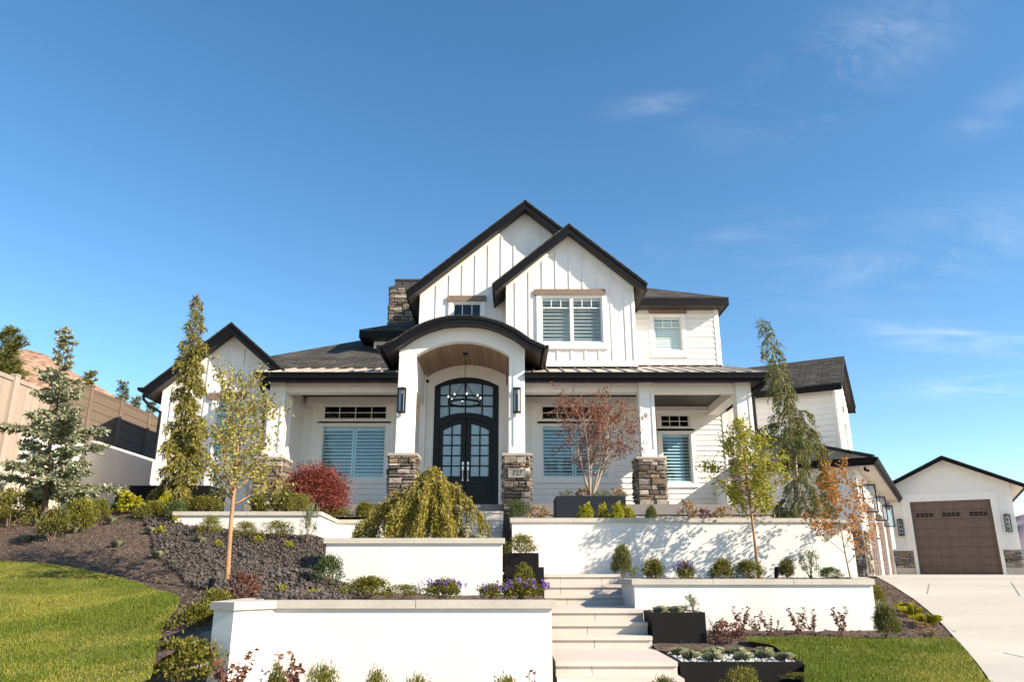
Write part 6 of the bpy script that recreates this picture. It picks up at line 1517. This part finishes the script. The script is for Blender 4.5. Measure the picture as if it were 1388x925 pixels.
# left mulch slope
for key, px, top, w, Yq, lab in (('box2',18,662,58,14.8,'broad olive shrub at the left picture edge'),('box',-12,655,60,15.6,'olive shrub cut by the left picture edge, behind the broad one'),('box2',48,658,42,16.0,'olive shrub under the blue spruce, left of its trunk'),('box',78,682,50,13.6,'nearest dark olive shrub on the left mulch slope'),('box2',112,672,54,14.0,'olive shrub right of the nearest one on the mulch slope'),('lime',112,664,36,15.6,'lime yellow plant behind the olive shrubs on the mulch slope'),('box2',137,670,36,14.6,'rightmost olive shrub of the row on the mulch slope'),
    ('lime',180,668,42,15.4,'yellow plant left of the long black planter'),('green',158,676,20,15.6,'small dark green shrub before the shaded wall'),('box',208,671,46,14.9,'dark shrub with yellow tips before the long black planter'),('green',238,670,34,14.7,'loose green shrub before the right end of the long black planter'),('lime',222,668,20,15.2,'lime plant wedged between two dark shrubs by the long planter')):
    zq = HL(X(px,690,Yq),Yq); plant(key, px, top+(6 if px > 150 else 3), w*.86, Yq, zq-.02, lab, group=GB if key.startswith('box') else None)
# left of the front wall
plant('ball', 272, 812, 54, 8.6, -.62, 'boxwood half shaded behind the left corner of the front wall', group=GB)
plant('ball', 250, 858, 84, 7.6, -.98, 'large boxwood on the lawn edge left of the front wall', group=GB)
# bottom row before the front wall
for key, px, top, w, Yq, lab in (('box',378,905,46,7.3,'leftmost shrub top along the bottom of the front wall'),('box2',437,907,44,7.3,'second shrub top from the left along the front wall foot'),('box',508,914,36,7.3,'middle shrub top along the front wall foot'),('box2',565,921,30,7.3,'fourth shrub top along the front wall foot'),('box',690,916,46,7.35,'rightmost shrub top along the front wall foot'),('box2',1004,908,46,7.7,'shrub in front of the wide low black planter'),('box',900,918,40,7.9,'shrub at the left end of the wide low planter'),('box2',1092,916,36,8.2,'shrub at the right end of the wide low planter')):
    plant(key, px, top, w, Yq, -1.3 if px < 800 else (-1.16 if px < 1050 else HR(0,Yq)), lab, group=GB)
# lower right bed
for key, px, top, w, Yq, lab, cat in (('dark',842,739,26,13.3,'small dark conifer at the top of the steps','shrub'),('rosy',859,767,18,12.2,'pale low shrub beside the small dark conifer','shrub'),('box',886,757,34,12.6,'boxwood nearest the steps in the lower right bed','shrub'),('lav',928,764,28,12.2,'shrub with a purple top in the lower right bed','shrub'),('box2',976,756,34,12.5,'boxwood left of the yellow green tree trunk','shrub'),('box',1012,757,34,12.9,'boxwood touching the yellow green tree trunk','shrub'),('box2',1064,757,36,12.5,'boxwood right of the yellow green tree trunk','shrub'),('rosy',1095,744,28,12.4,'tall grey green rosemary like shrub in the lower right bed','shrub'),('green',1122,768,30,12.3,'low dark shrub at the right end of the lower right bed','shrub')):
    plant(key, px, top, w, Yq, -.13, lab, cat, GB if key.startswith('box') else None)
# upper right terrace
for key, px, top, w, Yq, lab in (('green',703,676,24,16.6,'dark green shrub at the foot of the house number pier'),('tan',731,688,30,15.6,'tan shrub between the pier and the slate planter'),('lime',793,688,22,15.4,'leftmost of four lime plants before the slate planter'),('lime',817,688,16,15.5,'second lime plant before the slate planter'),('lime',836,687,18,15.3,'third lime plant before the slate planter'),('lime',852,690,17,15.6,'rightmost lime plant before the slate planter'),('dark',882,686,15,15.4,'dark tufted plant before the right stone column base'),('tan',932,680,24,16.2,'orange tan shrub on the porch gravel bed'),('bur',955,692,20,15.6,'dark low shrub beside the orange tan one on the gravel bed'),('tan',978,688,24,15.9,'tan shrub under the yellow green tree on the gravel bed')):
    plant(key, px, top, w, Yq, .86+(Yq-14.25)*.085, lab, 'shrub')
for i, px in enumerate((768, 790, 817, 838)):
    plant('tan' if i % 2 else 'rosy', px, 663, 22, 17.5, 1.55, 'pale low plant around the red maple stems in the slate planter', 'plant', 'low plants in the slate planter')
# right mulch triangle
for key, px, top, w, Yq, lab in (('dark',1197,820,32,10.2,'dark green pine shrub at the right end of the low wall'),('box2',1189,794,18,12.5,'small shrub by the wall corner and driveway'),('rosy',1192,812,16,11.5,'pale shrub between the corner shrub and dark pine')):
    plant(key, px, top, w, Yq, HR(0,Yq), lab)
for i, (px, py) in enumerate(((1226,826),(1236,833),(1247,842),(1258,846))):
    p = PH(px, py+3, HR, 5, 20); o = tuft('daylily', L_YEL, .32, .16, 60, .012) if i == 0 else dup(o0, tuple(p), rng.uniform(.8,1.3), rng.uniform(0,6))
    if i == 0: o0 = o; o.location = p
    tag(o, 'yellow green daylily tuft on the mulch by the driveway', 'plant', 'daylilies by the driveway')
for i, (px, py, lab) in enumerate(((1248,850,'reddish low plant right of the daylilies'),(1262,859,'orange low plant nearest the driveway edge'))):
    p = PH(px, py+2, HR, 5, 20); plant('tan', px, py-6, 20, p.y, p.z-.01, lab, 'plant')

# ---- grass-like tufts ---------------------------------------------------------------------
TUF = tuft('fescue_tuft', L_FES, .34, .19, 230, .0065, .45); first = [True]
def fescue(p, s, label, group): 
    if first[0]: first[0] = False; o = TUF; o.location = p; o.scale = (s,s,s)
    else: o = dup(TUF, tuple(p), s, rng.uniform(0,6))
    for c in ('label','group'):
        if c in o: del o[c]
    return tag(o, label, 'grass tuft', group)
for px, py in ((34,734),(48,712),(100,722),(150,710),(158,742),(203,724),(213,757),(270,737)):
    p = PH(px, py, HL, 6, 20); fescue(p, .62, 'grey green fescue tuft on the left mulch and lava slope', 'fescue tufts on the left slope')
for i, (x, y) in enumerate(((1.92,10.4),(2.0,10.62),(2.22,10.66),(2.12,10.38))): fescue(Vector((x,y,-.53)), .62, 'blue grey fescue tuft in the tall black planter by the steps', 'fescue in the tall planter')
for i, (x, y) in enumerate(((1.95,9.5),(2.0,9.15),(2.28,9.35),(2.2,8.95),(2.55,9.0),(2.62,9.5),(2.85,9.2),(2.95,9.55),(2.40,9.6),(2.98,8.95))): fescue(Vector((x,y,-.95)), .66, 'blue grey fescue tuft in the wide low planter at the bottom', 'fescue in the wide low planter')
fescue(Vector((X(645,729,11.3),11.3,.40)), .7, 'fescue tuft at the right end of the weeping conifer terrace', None)
e = plant('rosy', 938, 805, 20, 10.55, -.53, 'thin flowering plant in the tall black planter by the steps', 'plant')

# ---- leggy burgundy shrubs before the low wall --------------------------------------------
def leggy(h, w, n=5, leafs=120, mat=L_BUR):
    e = empty('leggy_shrub', (0,0,0)); b = MB(); C = []; D = []
    for i in range(n):
        a = rng.uniform(0,6.28); st = polyl((rng.normal(0,.02), rng.normal(0,.02), -.02), (math.cos(a)*w*.5, math.sin(a)*w*.3, h), h*rng.uniform(.7,1.05), 6, (0,0,.1), .16); b.tube(st, [.006*(1-.6*k/6) for k in range(7)], 5)
        for k in range(leafs//n): u = (.25+.75*rng.random())*6; j = min(int(u),5); C.append(np.array(st[j])+(np.array(st[j+1])-np.array(st[j]))*(u-j)); D.append((rng.normal(0,1), rng.normal(0,1), rng.normal(-.1,.5)))
    b.build('stem', M_TWIG, e, uv=False); leafobj('foliage', leafV(np.array(C), np.array(D), .052*rng.uniform(.6,1.2,len(C)), .034, .5), mat, e); return e
L1 = leggy(.50, .46, 6, 150); L2 = leggy(.46, .36, 5, 100); used = [False, False]
def legplace(i, px, base, top, Y, label, zg=None):
    src = (L1, L2)[i]; zg = HR(0,Y) if zg is None else zg; s = (P(px,top,Y).z-zg)/(.50,.46)[i]; p = (X(px,base,Y), Y, zg)
    o = src if not used[i] else dup(src, p, s, rng.uniform(0,6)); used[i] = True
    o.location = p; o.scale = (s,)*3
    for c in ('label','group'):
        if c in o: del o[c]
    return tag(o, label, 'shrub', 'leggy burgundy shrubs')
legplace(1, 970, 855, 833, 10.6, 'shortest leggy burgundy shrub, right of the tall black planter')
legplace(0, 1003, 857, 815, 10.6, 'tallest leggy burgundy shrub before the low white wall')
legplace(1, 1024, 857, 822, 10.65, 'leggy burgundy shrub touching the tallest one on its right')
legplace(0, 1045, 857, 829, 10.6, 'leggy burgundy shrub third along the low white wall')
legplace(0, 1086, 858, 816, 10.55, 'forked leggy burgundy shrub in the middle of the low white wall')
legplace(1, 1100, 858, 822, 10.7, 'thin leggy burgundy shrub just right of the forked one')
legplace(0, 1143, 857, 815, 10.6, 'leggy burgundy shrub nearest the right end of the low wall')
legplace(1, 302, 925, 868, 7.45, 'leggy burgundy shrub at the front wall left corner', -1.15)
legplace(0, 322, 925, 872, 7.25, 'leggy burgundy shrub arching before the bright wall corner', -1.2)
legplace(0, 388, 925, 870, 7.6, 'leggy brown leaved shrub behind the leftmost bottom shrub', -1.25)
legplace(1, 712, 930, 902, 7.7, 'leggy burgundy shrub at the right end of the front wall', -1.28)
plant('bur', 985, 846, 42, 10.2, HR(0,10.2), 'dense low burgundy shrub beside the tall black planter')

# ---- path lights --------------------------------------------------------------------------
def pathlight(p, label, tilt=0.2):
    e = empty('path_light', tuple(p), label, 'light', 'small black garden spotlights'); b = MB(); d = Vector((tilt,-.1,1)).normalized()
    b.tube([Vector(p)-Vector((0,0,.08)), Vector(p)+Vector((0,0,.05))], .012, 6); b.build('stake', M_BLACK, e)
    b = MB(); b.tube([Vector(p)+Vector((0,0,.04)), Vector(p)+Vector((0,0,.04))+d*.13, Vector(p)+Vector((0,0,.04))+d*.16], [.028,.038,.040], 10); b.build('lamp_head', M_BLACK, e)
pathlight(PH(283,808,HL,6,14), 'small black spotlight in the mulch near the front wall corner')
pathlight(PH(60,688,HL,8,20), 'small black spotlight below the blue spruce')
pathlight(Vector((X(1051,776,12.2),12.2,-.12)), 'small black spotlight beside the yellow green tree')

# ---- loose stones and bark ----------------------------------------------------------------
def rocks(name, C, s, mat):
    """one object of many lumpy stones (distorted octahedra with split faces)"""
    n = len(C); base = np.array([(1,0,0),(-1,0,0),(0,1,0),(0,-1,0),(0,0,1),(0,0,-1),(.62,.62,.3),(-.62,.62,-.2),(.6,-.62,-.25),(-.62,-.6,.3)])
    F = np.array([(0,6,4),(6,2,4),(2,7,4),(7,1,4),(1,9,4),(9,3,4),(3,8,4),(8,0,4),(0,8,5),(8,3,5),(3,9,5),(9,1,5),(1,7,5),(7,2,5),(2,6,5),(6,0,5)])
    V = base[None]*(1+rng.normal(0,.22,(n,10,1)))*(s[:,None,None]*np.stack([np.ones(n), rng.uniform(.6,1,n), rng.uniform(.5,.85,n)],1)[:,None,:])
    th = rng.uniform(0,6.28,n); c, s_ = np.cos(th)[:,None], np.sin(th)[:,None]; x = V[:,:,0]*c-V[:,:,1]*s_; y = V[:,:,0]*s_+V[:,:,1]*c; V[:,:,0] = x; V[:,:,1] = y
    V = V+C[:,None,:]; Fa = (F[None]+(np.arange(n)*10)[:,None,None]).reshape(-1,3)
    return tag(npmesh(name, V.reshape(-1,3), Fa, mat), kind='stuff')
lp = [PH(a, c, HL, 5, 18) for a, c in ((186,696),(205,730),(208,752),(238,775),(275,800),(292,806))]
LPOLY = [(p.x, p.y) for p in lp]+[(-3.1,8.4),(-1.75,8.4),(-1.95,10.8),(-2.63,10.9),(-2.63,14.4),(-6.1,14.4),(-6.4,15.2)]
x = rng.uniform(-8, -1.6, 50000); y = rng.uniform(8.3, 15.5, 50000); k = inpoly(x, y, LPOLY) & ~((x > -2.62) & (y > 10.8)); x, y = x[k], y[k]
s = rng.uniform(.010, .030, len(x))*(1+.9*(rng.random(len(x)) < .05)); C = np.c_[x, y, HLv(x, y)+s*.30+rng.uniform(0,.03,len(x))]
rocks('lava_rock', C, s, M_LAVA)
x = rng.uniform(1.9, 6.6, 7000); y = rng.uniform(11.22, 15.0, 7000); k = (x < 4.75+.415*(y-11)) & ((y < 13.95) | (x > 5.6)); x, y = x[k], y[k]; s = rng.uniform(.015, .04, len(x)); rocks('lava_rock', np.c_[x, y, -.125+s*.3], s, M_LAVA)
x = rng.uniform(.05, 5.5, 2600); y = rng.uniform(14.25, 19.8, 2600); s = rng.uniform(.012, .035, 2600); rocks('gravel', np.c_[x, y, .88+(y-14.25)*.085+s*.2], s, M_PEB)
x = rng.uniform(1.83, 3.06, 1500); y = rng.uniform(8.76, 9.72, 1500); s = rng.uniform(.014, .032, 1500); rocks('pebbles', np.c_[x, y, -.965+s*.5+rng.uniform(0,.03,1500)], s, M_PEB)
x = rng.uniform(1.81, 2.42, 600); y = rng.uniform(10.24, 10.82, 600); s = rng.uniform(.014, .03, 600); rocks('pebbles', np.c_[x, y, -.537+s*.5+rng.uniform(0,.02,600)], s, M_PEB)
# bark chips over the mulch
x = rng.uniform(-13, -2.7, 60000); y = rng.uniform(7.5, 17.5, 60000)
k = ~inpoly(x, y, LAWN_POLY) & ~inpoly(x, y, LPOLY) & ~((x > -3.2) & (y < 8.4)) & ~((x > -6.1) & (y > 14.4)); x, y = x[k], y[k]
def chips(x, y, z): 
    n = len(x); C = np.c_[x, y, z]; D = np.c_[rng.normal(size=n), rng.normal(size=n), rng.normal(0,.35,n)]
    tag(leafobj('bark_chips', leafV(C, D, rng.uniform(.02,.06,n), rng.uniform(.008,.02,n), .5), M_CHIP, None), kind='stuff')
chips(x, y, HLv(x, y)+.0)
x = rng.uniform(1.8, 8, 22000); y = rng.uniform(10.2, 18, 22000); k = (x < edge_x(y)-.03) & ~((y > 11.0) & (x < 5.05)) ; x, y = x[k], y[k]; chips(x, y, HRv(x, y)-.005)

# ---- hills --------------------------------------------------------------------------------
def hill(name, px_prof, D, depth, mat, seed):
    """a broad hill: ridge crest follows the skyline, real slopes fall away in front and behind"""
    r = np.random.default_rng(seed); xs = np.linspace(px_prof[0][0], px_prof[-1][0], 90); ys = np.interp(xs, [p[0] for p in px_prof], [p[1] for p in px_prof])
    V = []; nrow = 41
    for a, c in zip(xs, ys):
        p = P(a, c, D)
        for j in range(nrow):
            t = (j/(nrow-1)-.5)*2; fall = 1-abs(t)**1.35
            V.append((p.x*(1+t*depth/D), D+t*depth, -4+(p.z+4)*fall))
    V = np.array(V); nz = vnoise(V[:,0], V[:,1], D*.045, seed)*.6+vnoise(V[:,0], V[:,1], D*.015, seed+1)*.4; ff = np.tile(1-np.abs(np.linspace(-1,1,nrow)), 90)
    V[:,2] += (nz-.5)*D*.035*np.clip((1-ff)*3, 0, 1)
    F = np.array([(i*nrow+j, i*nrow+j+1, (i+1)*nrow+j+1, (i+1)*nrow+j) for i in range(89) for j in range(nrow-1)])
    return tag(npmesh(name, V, F, mat, smooth=True), kind='structure')
hill('hill', [(-700,640),(-500,560),(-300,520),(-100,490),(0,474),(35,474),(60,480),(90,500),(120,517),(150,535),(190,556),(240,585),(330,640),(450,700),(560,740)], 600, 260, M_HILL, 3)
hill('mountain', [(1150,768),(1250,740),(1320,715),(1390,698),(1480,690),(1600,660),(1800,700),(2000,740)], 3500, 1200, M_MTN, 5)
